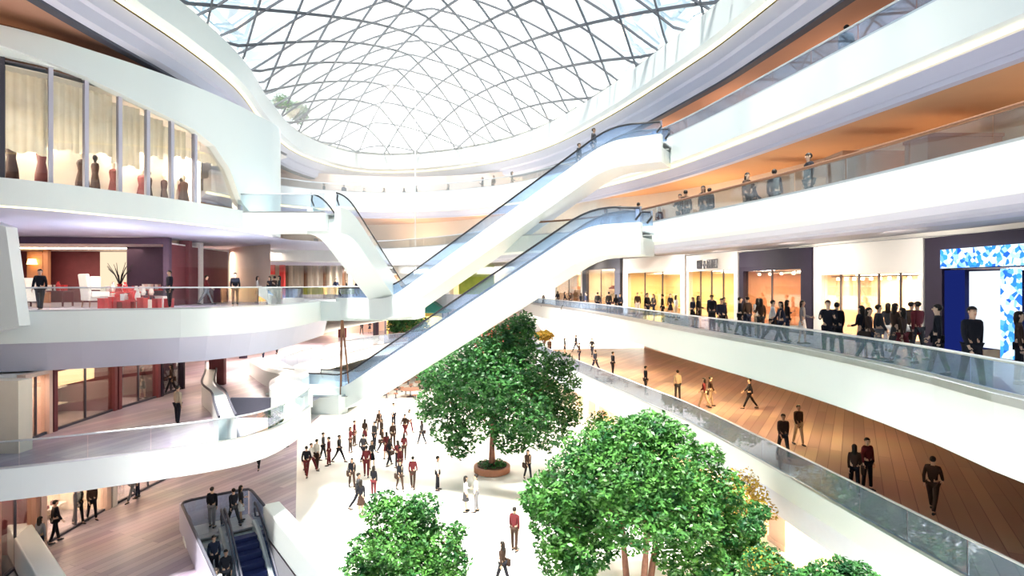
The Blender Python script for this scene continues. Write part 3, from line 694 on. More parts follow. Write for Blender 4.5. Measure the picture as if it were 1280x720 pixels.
# ground floor shops under the right balconies
R0w = curve([(15.2, 2), (14.0, 10), (12.0, 20), (9.8, 31), (6.4, 50), (4, 66)], 40)
b = MB(); ruled(b, offset(R0w, 'R', 3), -10.8, offset(R0w, 'R', 3), -8); b.build('wall_right', pink, **STRUCT)
L_ = np.r_[0, np.cumsum(np.linalg.norm(np.diff(R0w, axis=0), axis=1))]
for i in range(14):
    s = 4+i*3.6; x = np.interp(s, L_, R0w[:, 0]); y = np.interp(s, L_, R0w[:, 1])
    m = MB(); m.box((x, y, 1.45), (.55, 1.1, 2.9), rz=.15); m.box((x, y, .1), (.65, 1.2, .2), rz=.15)
    m.build('wall_pillar', pink if i % 2 else white_warm, label='%s pillar in the ground-floor row under the right balconies' % ('pink' if i % 2 else 'cream'), cat='pillar', group='%s ground-floor pillars on the right' % ('pink' if i % 2 else 'cream'))
for y in (14, 22, 31, 41, 52):
    x = np.interp(y, R0w[::1, 1], R0w[:, 0])+1.2
    area('gallery_light', (x, y, 2.4), 2, 380, (1, .66, .34))
for x, y in ((-7, 43.5), (-1, 42), (-12, 46), (-8, 50), (-2, 50), (4, 46)): area('court_fill_light', (x, y, CZ+1.4), 2.5, 700, (1, .95, .88))  # added fill to brighten the ground under the far decks
for x, y in ((-17, 40), (-19, 47), (-18, 55), (-10, 66), (-3, 66), (-16, 66)): area('gallery_light', (x, y, CZ-3.6), 2.5, 260, (1, .85, .78))  # extra lamps added to brighten the far lower gallery
# warm lamps over the amber floor, none at its near end
for y, pw in ((62, 150), (52, 200), (44, 200), (37, 180), (31, 150), (25.5, 110)):
    x = np.interp(y, R1e[:, 1], R1e[:, 0])+3.6
    area('gallery_light', (x, y, CZ-3.6), 2, pw*1.45, (1, .68, .34))
# added warm fill aimed up to brighten the upper timber soffits
for y, x, h, pw in ((9, 16.5, 2.9, 22), (14, 15.2, 2.9, 30), (19, 14.0, 2.9, 45), (24, 12.3, 2.9, 60), (29, 10, 2.9, 75), (34, 7.5, 2.9, 90), (38.5, 4, 2.9, 90), (43, -1.5, 2.9, 100), (46, -8, 2.9, 100), (10, 16.5, 7.3, 25), (16, 15.4, 7.3, 35), (22, 13.6, 7.3, 45), (28, 12.0, 7.3, 60), (34, 9.5, 7.3, 70), (41, 6, 7.3, 80), (47, 0, 7.3, 90), (49, -10, 7.3, 90), (20, -19, 8.0, 10), (27, -18.5, 8.0, 10)):
    area('uplight_fill', (x, y, CZ+h), 3.2, pw, (1, .70, .42), (math.pi, 0, 0))
for y, pw in ((9, 20), (14, 28), (19, 45), (24.5, 80), (31, 90), (38, 100), (46, 110)):
    x = np.interp(y, R2s[:, 1], R2s[:, 0])-2.3
    area('fill_light_down', (x, y, CZ+1.55), 1.2, pw, (1, .93, .84), (0, -.75, 0))  # added fill to whiten the shop lintels
for x, y in ((-22.5, 26), (-19, 27.5), (-16, 29.5)): area('fill_light_down', (x, y, CZ+2.5), 1.0, 110, (1, .85, .75))  # added fill so the furniture is bright from the front
for x, y, pw in ((-24, 23.5, 60), (-18, 25.5, 60), (-15, 29.5, 60)):
    area('soffit_fill_light', (x, y, CZ+.2), 2.2, pw, (.72, .82, 1), (math.pi, 0, 0))  # added cool fill without a real lamp, brightens the left soffit

# ---- left wing shops
def lshop(*a, **k): return shop(*a, **k)
# level 2: furniture shop
lshop((-33, 30.0), (-18.7, 31.0), -1.1, 2.62, label='open furniture shop with maroon walls on the left gallery', frame=plum, inner=maroon, lintel=.35, pl=.3, pr=.3, depth=7.5, panes=1, glassy=False, lamp=(PINKL, 150), name='furniture_shop')
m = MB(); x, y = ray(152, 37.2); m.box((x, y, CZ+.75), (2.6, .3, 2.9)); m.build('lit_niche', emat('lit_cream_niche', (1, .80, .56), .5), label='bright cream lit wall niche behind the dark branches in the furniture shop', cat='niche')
x, y = ray(45, 36.5); m = MB(); m.box((x, y, CZ+.6), (1.0, .2, 3.2)); m.box((x+.7, y, CZ+.6), (.3, .25, 3.4)); m.build('wall_panel', ORNG, label='narrow copper wall panel with a glowing lamp at the back of the furniture shop', cat='panel')
m = MB(); m.lathe((x, y-.3, CZ+1.35), [(.28, 0), (.2, .35), (.05, .36)], 12); m.build('wall_lamp', emat('amber_lamp', (1, .55, .15), 4), label='glowing amber wall lamp on the copper panel of the furniture shop', cat='lamp')
x, y = ray(185, 33.5); m = MB(); m.box((x, y, CZ+.75), (2.3, .3, 3.7)); m.build('partition', plum, label='plum partition wall between the furniture shop and the pale shop next to it', cat='partition')
for i, (px, d, w, mt) in enumerate(((218, 33, .5, cream), (232, 33, .55, maroon), (242, 34.5, 1.0, white_warm))):
    x, y = ray(px, d); m = MB(); m.box((x, y, CZ+.75), (w, .35, 3.7)); m.build('wall_pillar', mt, label=['thin cream pillar right of the plum partition', 'maroon pillar between two cream ones on the left gallery', 'broad white pillar at the corner of the left gallery shops'][i], cat='pillar')
LW2 = curve([(-15.5, 36.5), (-19.5, 40), (-22, 45), (-20.5, 50.5), (-15, 53), (-12.5, 56.5), (-12, 60)], 60)
b = MB(); ruled(b, LW2, -1.1, LW2, 2.7); b.build('wall_left', cream, **STRUCT)
# column clad facade of the next shop
for i, px in enumerate(range(358, 442, 8)):
    d = 49.5-(px-358)*.02; x, y = ray(px, d); m = MB(); m.box((x, y, CZ+.8), (.16, .5, 3.8)); m.build('facade_fin', cream if i % 3 else bronze, label=('slim %s vertical fin on the pale shop facade behind the gallery landing' % ('cream' if i % 3 else 'bronze')), cat='fin', group='%s facade fins' % ('cream' if i % 3 else 'bronze'))
x, y = ray(331, 44); m = MB(); m.box((x, y, CZ+1.6), (1.55, .15, 1.5)); m.build('red_sign', redm, label='plain red signboard over shoppers on the left gallery', cat='sign')
x, y = ray(353, 44.2); m = MB(); m.box((x, y, CZ+.8), (.35, .3, 3.7)); m.build('wall_pillar', redm, label='narrow red pillar right of the red signboard', cat='pillar')
for px, d, pw in ((60, 34, 70), (160, 33, 80), (262, 40, 170), (330, 42, 200), (400, 46, 220), (460, 56, 220)):
    x, y = ray(px, d); area('gallery_light', (x, y, CZ+2.4), 2.5, pw, PINKL)
# level 1 left: row of shops along the boarded floor
LW1 = curve([(-18.2, 20.0), (-19.0, 25.4), (-18.9, 30), (-19.3, 34), (-22.5, 41), (-25, 50), (-22, 62), (-12, 76), (2, 80)], 70)
b = MB(); ruled(b, offset(LW1, 'L', 3.2)[12:], -6.0, offset(LW1, 'L', 3.2)[12:], -3.3); b.build('wall_left', pink, **STRUCT)
def seg(C, y0, y1): return [(np.interp(y, C[:, 1], C[:, 0]), y) for y in (y0, y1)]
for y0, y1, lb, fr, inn, lp, st in ((21.6, 23.2, 'narrow shop window with red and pink goods nearest on the lower left floor', pink, pink, (PINKL, 35), (redm, white_warm)),
    (23.3, 27.4, 'dark maroon shop with a bright shelf of goods on the lower left floor', maroon, maroon, (WARM, 30), (redm, cream)),
    (27.5, 30.6, 'maroon shop with pink posters beside the dark doorway on the lower left floor', maroon, maroon, (PINKL, 25), (pink, cream)),
    (30.7, 33.2, 'dark open doorway shop at the corner of the lower left floor', blackp, plum, (PINKL, 14), (pink,))):
    A, B = seg(LW1, y0, y1)
    lshop(A, B, -6.0, -3.4, label=lb, frame=fr, inner=inn, lintel=.15, pl=.2, pr=.2, depth=2.6, panes=2, lamp=lp, shelves=2, stuff=st, side=1)
x, y = seg(LW1, 25.0, 26)[0]; m = MB(); m.box((x-.6, y+.4, CZ-3.95), (.12, 2.3, .75)); m.build('lit_shelf_sign', emat('lit_peach_panel', (1, .62, .32), 1.4), label='bright peach lit panel high in the dark maroon shop on the lower left', cat='panel')
for px, d, w, h, mt, nm, lb in ((272, 34.5, .9, 2.5, maroon, 'wall_pillar', 'maroon pillar under the end of the left gallery'), (304, 47, .55, 2.1, blackp, 'door_leaf', 'tall dark door in the cream wall of the lower left level'),
        (428, 66, .9, 3.2, maroon, 'wall_pillar', 'maroon pillar in the distant lower gallery'), (470, 64.5, .6, 3.2, plum, 'wall_pillar', 'plum pillar in the distant lower gallery beside the green canopy')):
    x, y = ray(px, d); m = MB(); m.box((x, y, CZ-6+h/2), (w, .3, h)); m.build(nm, mt, label=lb, cat='door' if 'door' in nm else 'pillar')
for px, d, pw in ((120, 25, 20), (200, 29, 25), (260, 36, 80), (310, 44, 150), (360, 56, 220), (430, 70, 260), (520, 74, 260)):
    x, y = ray(px, d); area('gallery_light', (x, y, CZ-3.6), 2.0, pw, PINKL)
# wall end and slanted post at the left picture edge
m = MB(); x, y = ray(6, 20.6); m.box((x, y, CZ-4.7), (1.5, .6, 2.6)); m.build('wall_left', cream, **STRUCT)
m = MB(); m.add([(ray(-30, 21.2)[0], 21.2, CZ+2.6), (ray(7, 21.2)[0], 21.2, CZ+2.2), (ray(24, 21.2)[0], 21.2, CZ-1.5), (ray(-30, 21.2)[0], 21.2, CZ-1.9)]+[(ray(-30, 21.2)[0], 21.7, CZ+2.6), (ray(7, 21.2)[0], 21.7, CZ+2.2), (ray(24, 21.2)[0], 21.7, CZ-1.5), (ray(-30, 21.2)[0], 21.7, CZ-1.9)], [(0, 1, 2, 3), (7, 6, 5, 4), (1, 5, 6, 2), (0, 4, 5, 1), (3, 2, 6, 7), (0, 3, 7, 4)])
m.build('slanted_post', white, label='leaning white post cut off by the left picture edge beside the furniture shop', cat='post')
# ground floor left wall with warm shop bays
LW0 = curve([(-18.3, 20), (-19.6, 25), (-19.2, 30), (-19.4, 36), (-22, 46), (-20, 60)], 40)
b = MB(); ruled(b, offset(LW0, 'L', 2.6), -10.8, offset(LW0, 'L', 2.6), -6.9); b.build('wall_left', pink, **STRUCT)
for i, (y0, y1, fr, inn) in enumerate(((20.3, 23.2, brown, maroon), (23.3, 27.6, pink, cream), (27.7, 33, white_warm, cream))):
    A, B = seg(LW0, y0, y1); lshop(A, B, -10.8, -6.97, label=['brown panelled shop at the lowest left corner of the ground floor', 'bright pink shop bay on the ground floor behind the two dark figures', 'pale lit shop bay farthest along the ground-floor left wall'][i], frame=fr, inner=inn, lintel=.8, pl=.3, pr=.3, depth=2.4, panes=2, lamp=((PINKL, 30) if i == 0 else (PINKL, 130)), shelves=1, stuff=(maroon,))
# level 3 left: glazed front with curtains between mullions
CW = offset(L3e, 'L', .35); px_ = 640+F*CW[:, 0]/CW[:, 1]
cuts = [-60, 3, 63, 107, 149, 184, 214, 243, 300]
for i in range(len(cuts)-1):
    pa, pb = [np.array([np.interp(c, px_, CW[:, 0]), np.interp(c, px_, CW[:, 1])]) for c in cuts[i:i+2]]
    pxm = cuts[i+1]; top = float(np.interp((cuts[i]+pxm)/2, [-400, 0, 107, 185, 242, 268, 300], [8.15, 8.0, 7.7, 7.2, 6.8, 6.4, 5.0]))
    root = empty('window_%d' % (i+1), (pa[0], pa[1], CZ+3.5), math.atan2(*(pb-pa)[::-1]), kind='structure')
    L = float(np.linalg.norm(pb-pa))
    q = MB(); q.box((L/2, 0, (top-3.5)/2), (L-.1, .03, top-3.5)); q.build('pane', glass_shop, root)
    q = MB(); q.box((L, 0, (top-3.5)/2), (.13, .2, top-3.5)); q.build('mullion', lilac if i else slate, root)
    # curtain: folded cloth hung half a metre behind the pane, higher on some panes
    q = MB(); n = max(16, int(L*14)); z0 = [.1, 1.2, 1.5, 1.6, 1.3, 1.9, 2.1, 2.2][i]; vs = []
    for j in range(n+1):
        o = .6+.08*math.sin(j*1.9)+.04*math.sin(j*4.3); vs += [(L*j/n, o, z0+.06*math.sin(j*.7)), (L*j/n, o, top-3.6)]
    q.add(vs, [(2*j, 2*j+2, 2*j+3, 2*j+1) for j in range(n)])
    M = root.matrix_basis if False else (Matrix.Translation(root.location) @ Matrix.Rotation(root.rotation_euler.z, 4, 'Z'))
    q.v = [tuple(M @ Vector(v)) for v in q.v]
    q.build('curtain', curt, smooth=True, label='cream folded curtain behind the %s pane of the tall left glazed front' % ['cut-off leftmost', 'second', 'third', 'fourth', 'fifth', 'sixth', 'seventh', 'short rightmost'][i], cat='curtain')
b = MB(); B_ = offset(L3e, 'L', 3.5); ruled(b, B_, 3.5, B_, 7.6); b.build('wall_left', white_warm, **STRUCT)
for x, y in ((-21, 18.5), (-18.6, 21.5), (-17, 24.5), (-15.7, 28)): area('gallery_light', (x-.5, y+.9, CZ+6.4), 1.6, 480, (1, .86, .66))
for x, y in ((-24, 22), (-19, 28)): area('gallery_light', (x, y, CZ+8.9), 1, 12, PINKL, (0, 0, 0))
# ================================================================ PEOPLE
def skin_mesh(name, nodes, edges, sub=1, root=0):
    """nodes: {key: (pos, radius or (rx, ry))}; grown into one smooth surface"""
    keys = list(nodes); idx = {k: i for i, k in enumerate(keys)}
    me = bpy.data.meshes.new(name); me.from_pydata([nodes[k][0] for k in keys], [(idx[a], idx[b]) for a, b in edges], [])
    ob = bpy.data.objects.new(name, me); COL.objects.link(ob)
    ob.modifiers.new('s', 'SKIN'); ob.modifiers.new('u', 'SUBSURF').levels = sub
    if not me.skin_vertices: me.attributes.new('skin', 'FLOAT', 'POINT')
    for i, k in enumerate(keys):
        r = nodes[k][1]; me.skin_vertices[0].data[i].radius = r if isinstance(r, tuple) else (r, r)
        me.skin_vertices[0].data[i].use_root = (i == root)
    ob.modifiers['s'].use_smooth_shade = True
    dg = bpy.context.evaluated_depsgraph_get(); dg.update()
    out = bpy.data.meshes.new_from_object(ob.evaluated_get(dg)); bpy.data.objects.remove(ob); out.name = name
    return out
def rot2(v, a):     # swing in the walking plane (y forward)
    return (v[0], v[1]*math.cos(a)-v[2]*math.sin(a), v[1]*math.sin(a)+v[2]*math.cos(a))
def person_proto(kind, stride, arms, skirt=False, long_hair=False, coat=False, bag=False):
    """kind m/w; stride = leg swing in rad; arms = (left, right) shoulder swing and elbow bend"""
    W = 1.0 if kind == 'm' else .88; Hs = 1.0 if kind == 'm' else .955
    hipz, shz = .93, 1.43
    J = {}
    for s, sw in ((-1, stride), (1, -stride)):
        hip = (s*.095*W, 0, hipz-.02); t = rot2((0, 0, -.43), sw); knee = (hip[0]+.01*s, hip[1]+t[1], hip[2]+t[2])
        bend = sw-(.5*abs(stride) if sw < 0 else .1*abs(stride)); c = rot2((0, 0, -.42), bend); ank = (knee[0], knee[1]+c[1], knee[2]+c[2])
        J[s] = [hip, knee, ank]
    low = min(J[-1][2][2], J[1][2][2]); dz = .075-low
    def Z(p): return (p[0], p[1], p[2]+dz)
    J = {s: [Z(p) for p in J[s]] for s in J}
    A = {}
    for s, (sw, el) in ((-1, arms[0]), (1, arms[1])):
        sh = Z((s*.168*W, 0, shz-.02)); u = rot2((s*.035, 0, -.285), sw); e = (sh[0]+u[0], sh[1]+u[1], sh[2]+u[2])
        f = rot2((-s*.015, 0, -.25), sw+el); w = (e[0]+f[0], e[1]+f[1], e[2]+f[2]); g = rot2((0, 0, -.1), sw+el*1.1)
        A[s] = [sh, e, w, (w[0]+g[0], w[1]+g[1], w[2]+g[2])]
    z = dz
    B = {'pel': ((0, 0, .95+z), (.125*W, .095)), 'wai': ((0, .005, 1.12+z), (.115*W, .085)), 'che': ((0, 0, 1.30+z), (.12*W, .085)), 'nek': ((0, -.005, 1.455+z), .055), 'nk2': ((0, .01, 1.51+z), .05),
         'hd1': ((0, .022, 1.575+z), (.066, .078)), 'hd2': ((0, .015, 1.65+z), (.076, .09)), 'hd3': ((0, .005, 1.715+z), (.055, .065))}
    E = [('pel', 'wai'), ('wai', 'che'), ('che', 'nek'), ('nek', 'nk2'), ('nk2', 'hd1'), ('hd1', 'hd2'), ('hd2', 'hd3')]
    for s in (-1, 1):
        h, k, a = J[s]; t = 'L' if s < 0 else 'R'
        B['h'+t] = (h, .085*W); B['k'+t] = (k, .055); B['c'+t] = (tuple(np.array(k)*.65+np.array(a)*.35), .052); B['a'+t] = (a, .036)
        B['f'+t] = ((a[0]+.012*s, a[1]+.04, a[2]-.035), .036); B['t'+t] = ((a[0]+.02*s, a[1]+.15, a[2]-.05), .028)
        E += [('pel', 'h'+t), ('h'+t, 'k'+t), ('k'+t, 'c'+t), ('c'+t, 'a'+t), ('a'+t, 'f'+t), ('f'+t, 't'+t)]
        sh, e, w, g = A[s]
        B['s'+t] = (sh, .044*W); B['e'+t] = (e, .042*W); B['w'+t] = (w, .026); B['g'+t] = (tuple(np.array(w)*.35+np.array(g)*.65), (.02, .038))
        E += [('che', 's'+t), ('s'+t, 'e'+t), ('e'+t, 'w'+t), ('w'+t, 'g'+t)]
    def sc(nodes): return {k: ((p[0]*Hs, p[1]*Hs, p[2]*Hs), tuple(q*Hs for q in r) if isinstance(r, tuple) else r*Hs) for k, (p, r) in nodes.items()}
    body = skin_mesh('body', sc(B), E)
    # face, ears and fingers grown into the same mesh
    bm = bmesh.new(); bm.from_mesh(body)
    hz = (1.645+z)*Hs
    def blob(c, r, mi=0, n=6):
        q = bmesh.ops.create_uvsphere(bm, u_segments=n, v_segments=5, radius=1, matrix=Matrix.Translation(c) @ Matrix.Diagonal((*r, 1)))
        for v in q['verts']:
            for f in v.link_faces: f.material_index = mi; f.smooth = True
    blob((0, .103*Hs, hz-.02), (.012, .02, .024)); blob((-.075*Hs, .01, hz-.01), (.012, .02, .03)); blob((.075*Hs, .01, hz-.01), (.012, .02, .03))
    blob((-.03, .092*Hs, hz+.008), (.011, .008, .008), 1); blob((.03, .092*Hs, hz+.008), (.011, .008, .008), 1); blob((0, .088*Hs, hz-.062), (.024, .008, .006), 2)
    for s in (-1, 1):
        w = Vector(A[s][2])*Hs; g = Vector(A[s][3])*Hs; d = (g-w).normalized(); sd = Vector((0, 1, 0)) if abs(d.y) < .7 else Vector((0, 0, 1)); sd = (sd-d*sd.dot(d)).normalized(); nrm = d.cross(sd)
        mb = MB()
        for i, (o, L) in enumerate(((-.028, .058), (-.009, .072), (.01, .078), (.029, .068))):
            b0 = g+sd*o-d*.012; mb.tube([b0, b0+d*L*.5+nrm*-.006*s, b0+d*L*.85+nrm*-.028*s], [.0095, .009, .0065], 5)
        b0 = w+sd*.028+d*.03; mb.tube([b0, b0+sd*.03+d*.03, b0+sd*.034+d*.062], [.011, .01, .007], 5)
        vs = [bm.verts.new(v) for v in mb.v]
        for f in mb.f:
            q = bm.faces.new([vs[i] for i in f]); q.smooth = True
    bm.to_mesh(body); bm.free()
    for q in (skinm, eyem, redm): body.materials.append(q)
    parts = []
    # top: torso and sleeves
    T = {'wa0': ((0, 0, (.72 if coat else .93)+z), (.165*W if coat else .14*W, .125 if coat else .11)), 'wai': ((0, .005, 1.12+z), (.13*W, .10)), 'che': ((0, 0, 1.34+z), (.155*W, .118)), 'nek': ((0, -.003, 1.475+z), .082)}
    TE = [('wa0', 'wai'), ('wai', 'che'), ('che', 'nek')]
    for s in (-1, 1):
        t = 'L' if s < 0 else 'R'; sh, e, w, g = A[s]
        T['s'+t] = ((sh[0], sh[1], sh[2]+.012), .066*W); T['e'+t] = (e, .052*W); T['w'+t] = (tuple(np.array(e)*.1+np.array(w)*.9), .043)
        TE += [('che', 's'+t), ('s'+t, 'e'+t), ('e'+t, 'w'+t)]
    tm = skin_mesh('jacket', sc(T), TE, 1, 1); tm.materials.append(cloth); parts.append(('coat' if coat else 'jacket', tm, 'top'))
    # trousers or skirt
    if skirt:
        mb = MB(); mb.lathe((0, 0, 0), [(.13*W, (.98+z)*Hs), (.155*W, (.88+z)*Hs), (.19*W, (.7+z)*Hs), (.225*W, (.55+z)*Hs), (.2*W, (.55+z)*Hs)], 14, 1, .8)
        me = bpy.data.meshes.new('skirt'); me.from_pydata(mb.v, [], mb.f); me.materials.append(cloth); parts.append(('skirt', me, 'bot'))
    else:
        Q = {'pel': ((0, 0, .965+z), (.14*W, .108))}; QE = []
        for s in (-1, 1):
            h, k, a = J[s]; t = 'L' if s < 0 else 'R'
            Q['h'+t] = (h, .098*W); Q['k'+t] = (k, .07); Q['a'+t] = ((a[0], a[1], a[2]+.01), .056); QE += [('pel', 'h'+t), ('h'+t, 'k'+t), ('k'+t, 'a'+t)]
        tm = skin_mesh('trousers', sc(Q), QE, 1); tm.materials.append(cloth); parts.append(('trousers', tm, 'bot'))
    for s in (-1, 1):
        a = Vector(J[s][2])*Hs; mb = MB()
        mb.tube([a+Vector((0, -.055, -.045)), a+Vector((.004*s, .0, -.038)), a+Vector((.01*s, .08, -.05)), a+Vector((.015*s, .17, -.055))], [.034, .046, .042, .026], 8)
        me = bpy.data.meshes.new('shoe'); me.from_pydata(mb.v, [], mb.f); me.materials.append(rubber); parts.append(('shoe', me, None))
    # hair
    mb = MB(); n = 12; vs = []; rows = 6
    c = Vector((0, -.002, 1.665+z))*Hs
    for i in range(rows+1):
        for j in range(n):
            q = 2*math.pi*j/n; front = math.sin(q) > .25
            ph = (math.pi*.5 if front else math.pi*(.80 if not long_hair else .9))*i/rows*(.86 if front else 1)
            rr = .088*Hs; xx = rr*math.sin(ph)*math.cos(q)*.98; yy = rr*1.18*math.sin(ph)*math.sin(q); zz = .092*Hs*math.cos(ph)
            if long_hair and not front and i >= rows-2: zz -= .07*(i-rows+3); xx = rr*.9*math.cos(q); yy = -abs(yy)*.6-.05
            vs.append(c+Vector((xx, yy, zz)))
    mb.add(vs, [(i*n+j, i*n+(j+1) % n, (i+1)*n+(j+1) % n, (i+1)*n+j) for i in range(rows) for j in range(n)])
    me = bpy.data.meshes.new('hair'); me.from_pydata([tuple(v) for v in mb.v], [], mb.f); me.materials.append(hairm)
    me.polygons.foreach_set('use_smooth', [True]*len(me.polygons)); parts.append(('hair', me, 'hair'))
    if bag:
        mb = MB(); e = Vector(A[1][1])*Hs; cc = Vector((.24, -.02, .88+z))*Hs
        mb.box(cc, (.09, .30, .24)); mb.tube([cc+Vector((0, -.1, .12)), Vector(A[1][0])*Hs+Vector((0.02, -.05, .07)), Vector(A[1][0])*Hs+Vector((.02, .05, .07)), cc+Vector((0, .1, .12))], .012, 5)
        me = bpy.data.meshes.new('shoulder_bag'); me.from_pydata(mb.v, [], mb.f); me.materials.append(cloth); parts.append(('shoulder_bag', me, 'bag'))
    return body, parts
PROTO = {
 'man standing': person_proto('m', .06, ((.06, .15), (-.04, .2))),
 'man walking': person_proto('m', .42, ((-.4, .35), (.4, .45))),
 'woman walking': person_proto('w', .34, ((-.3, .3), (.35, .4)), long_hair=True, bag=True),
 'woman in a skirt': person_proto('w', .10, ((.1, 1.2), (-.05, .2)), skirt=True, long_hair=True),
 'man in a long coat': person_proto('m', .2, ((-.15, .2), (.2, .3)), coat=True),
 'woman looking at a phone': person_proto('w', .05, ((.25, 1.75), (.0, .15)), long_hair=True, coat=True),
 'man leaning on the rail': person_proto('m', .08, ((.75, 1.0), (.7, 1.05))),
}
DESC = {'man standing': 'standing', 'man walking': 'walking', 'woman walking': 'walking with a shoulder bag', 'woman in a skirt': 'in a skirt', 'man in a long coat': 'in a long coat', 'woman looking at a phone': 'looking at a phone', 'man leaning on the rail': 'leaning'}
COLS = {'black': (.012, .012, .018), 'dark navy': (.02, .025, .05), 'charcoal': (.045, .045, .05), 'dark brown': (.05, .028, .02), 'maroon': (.13, .02, .025), 'white': (.75, .74, .72), 'grey': (.22, .22, .24), 'beige': (.5, .4, .28), 'red': (.4, .03, .03), 'pale blue': (.35, .45, .58)}
PEOPLE = []
def person(x, y, h, proto, top, bot, face, place, scale=1.0, hair='black', grp=None):
    body, parts = PROTO[proto]
    o = bpy.data.objects.new('person', body); COL.objects.link(o); o.location = (x, y, h+CZ); o.rotation_euler = (0, 0, face); o.scale = (scale,)*3
    o.color = (*R.choice(((.62, .40, .28), (.70, .48, .34), (.50, .31, .21))), 1)
    for nm, me, ck in parts:
        c = bpy.data.objects.new(nm, me); COL.objects.link(c); c.parent = o
        c.color = (*(COLS[top] if ck == 'top' else COLS[bot] if ck == 'bot' else COLS['dark brown'] if ck == 'bag' else (.02, .015, .012) if hair == 'black' else (.12, .06, .03)), 1)
    o['category'] = 'person'
    PEOPLE.append((o, proto, top, bot, place, 640+F*x/y))
    if grp: o['group'] = grp
    return o
ps = list(PROTO)
def crowd(lst, h, place, grp=None, tops=('black', 'charcoal', 'dark navy', 'dark brown'), bots=('black', 'charcoal', 'dark navy'), pick=None):
    """lst: (px, depth[, options])"""
    for it in lst:
        px, d = it[:2]; k = it[2] if len(it) > 2 else {}
        lo, hi = 0, 999
        if 'shop' in place and h == -2.25 or place.startswith(('between the esc', 'at the far end of the shop')): lo = curve_at(R2e, px)[1]+(.5 if px > 1000 else 1.0); hi = curve_at(R2s, px)[1]-.5
        elif h == -6.8: lo = curve_at(R1e, px)[1]+.8
        elif 'bronze' in place: lo = curve_at(R3e[:40], px)[1]+.7
        elif 'topmost right' in place: lo = curve_at(R4e[:34], px)[1]+.7
        elif 'topmost far' in place: lo = curve_at(R4e[34:], px)[1]+.8
        elif 'far hazy' in place: lo = curve_at(R3e[38:], px)[1]+.8
        elif 'left gallery' in place: lo = (curve_at(L2e[:24], px)[1]+.6 if px < 300 else 0)
        elif 'lower left' in place: lo = curve_at(L1e[:36], px)[1]+.6
        x, y = ray(px, max(lo, min(d, hi)))
        person(x, y, h, k.get('p') or R.choice(pick or ps[:6]), k.get('t') or R.choice(tops), k.get('b') or R.choice(bots), k.get('f', R.uniform(-3.1, 3.1)), place, k.get('s', R.uniform(.96, 1.03)), grp=grp)
def dfeet(py, h): return F*h/(357-py)
# shoppers before the row of shops (upper right); d between the balustrade and the fronts
crowd([(654, 70), (662, 64), (671, 66), (679, 60)], -2.25, 'at the far end of the shop-level balcony')
crowd([(697, 56), (706, 51), (713, 53), (726, 50), (733, 47), (747, 45), (761, 43), (770, 41, dict(t='black')), (775, 44), (797, 42, dict(b='white')), (809, 36, dict(t='black')), (817, 41), (828, 35, dict(t='black', b='black', p='man standing')), (838, 40), (845, 37, dict(t='white', b='beige'))], -2.25, 'between the escalator head and the white sign shopfront')
crowd([(866, 31.5), (873, 30, dict(t='black', b='black')), (889, 31), (890, 28, dict(t='black')), (905, 29, dict(t='charcoal')), (902, 25.5, dict(t='dark navy'))], -2.25, 'before the white shopfront with dark sign characters')
crowd([(925, 26, dict(p='man in a long coat', t='black', b='black')), (934, 25), (947, 25.5, dict(t='white', b='beige')), (951, 23.5, dict(t='dark brown')), (966, 22.6, dict(t='white', b='black')), (976, 21.6), (984, 22.8, dict(t='black', p='woman looking at a phone')), (1003, 22, dict(t='grey', b='white'))], -2.25, 'before the copper shop with the purple frame')
crowd([(1035, 17.6, dict(p='man leaning on the rail', t='black', b='black', f=2.6)), (1046, 18.2, dict(t='black')), (1077, 17.4, dict(t='black')), (1086, 16.8, dict(t='dark brown')), (1098, 17.2, dict(t='charcoal', b='grey')), (1110, 19.3, dict(t='charcoal', b='white', p='woman walking')), (1119, 17.8, dict(t='dark brown', b='charcoal')), (1128, 16.4, dict(t='dark brown', b='maroon')), (1147, 17.2, dict(t='maroon', b='charcoal')), (1139, 18.6, dict(t='dark brown', b='white'))], -2.25, 'before the wide cream shopfront with drapes')
crowd([(1172, 14.2, dict(p='man in a long coat', t='black', b='black', s=1.02)), (1215, 12.3, dict(p='man in a long coat', t='black', b='black', s=1.03, f=3.1)), (1274, 13.0, dict(p='woman looking at a phone', t='dark brown', b='black'))], -2.25, 'before the blue glowing shop')
# lower right amber floor
crowd([(687, 54), (706, dfeet(443, -6.8), dict(t='black')), (720, dfeet(440, -6.8)), (724, dfeet(452, -6.8), dict(t='dark brown')), (740, dfeet(445, -6.8), dict(t='black')), (744, 45), (766, 43, dict(t='black')), (807, 35.5, dict(t='black', p='man standing')), (847, dfeet(501, -6.8), dict(t='beige', b='charcoal')), (880, dfeet(510, -6.8), dict(t='maroon', b='beige')), (888, dfeet(508, -6.8), dict(t='dark brown', b='beige')), (937, dfeet(511, -6.8), dict(t='black', b='black', p='man walking')),
       (979, dfeet(572, -6.8), dict(t='dark brown', b='charcoal', p='man walking', f=3.0)), (998, dfeet(556, -6.8), dict(t='dark brown', b='beige', p='man in a long coat', f=3.3)), (1068, dfeet(617, -6.8), dict(t='dark brown', b='black', p='woman walking')), (1084, dfeet(612, -6.8), dict(t='maroon', b='black', p='man standing')), (1166, dfeet(640, -6.8), dict(t='dark brown', b='dark brown', p='man walking'))], -6.8, 'on the amber boards of the lower right balcony')
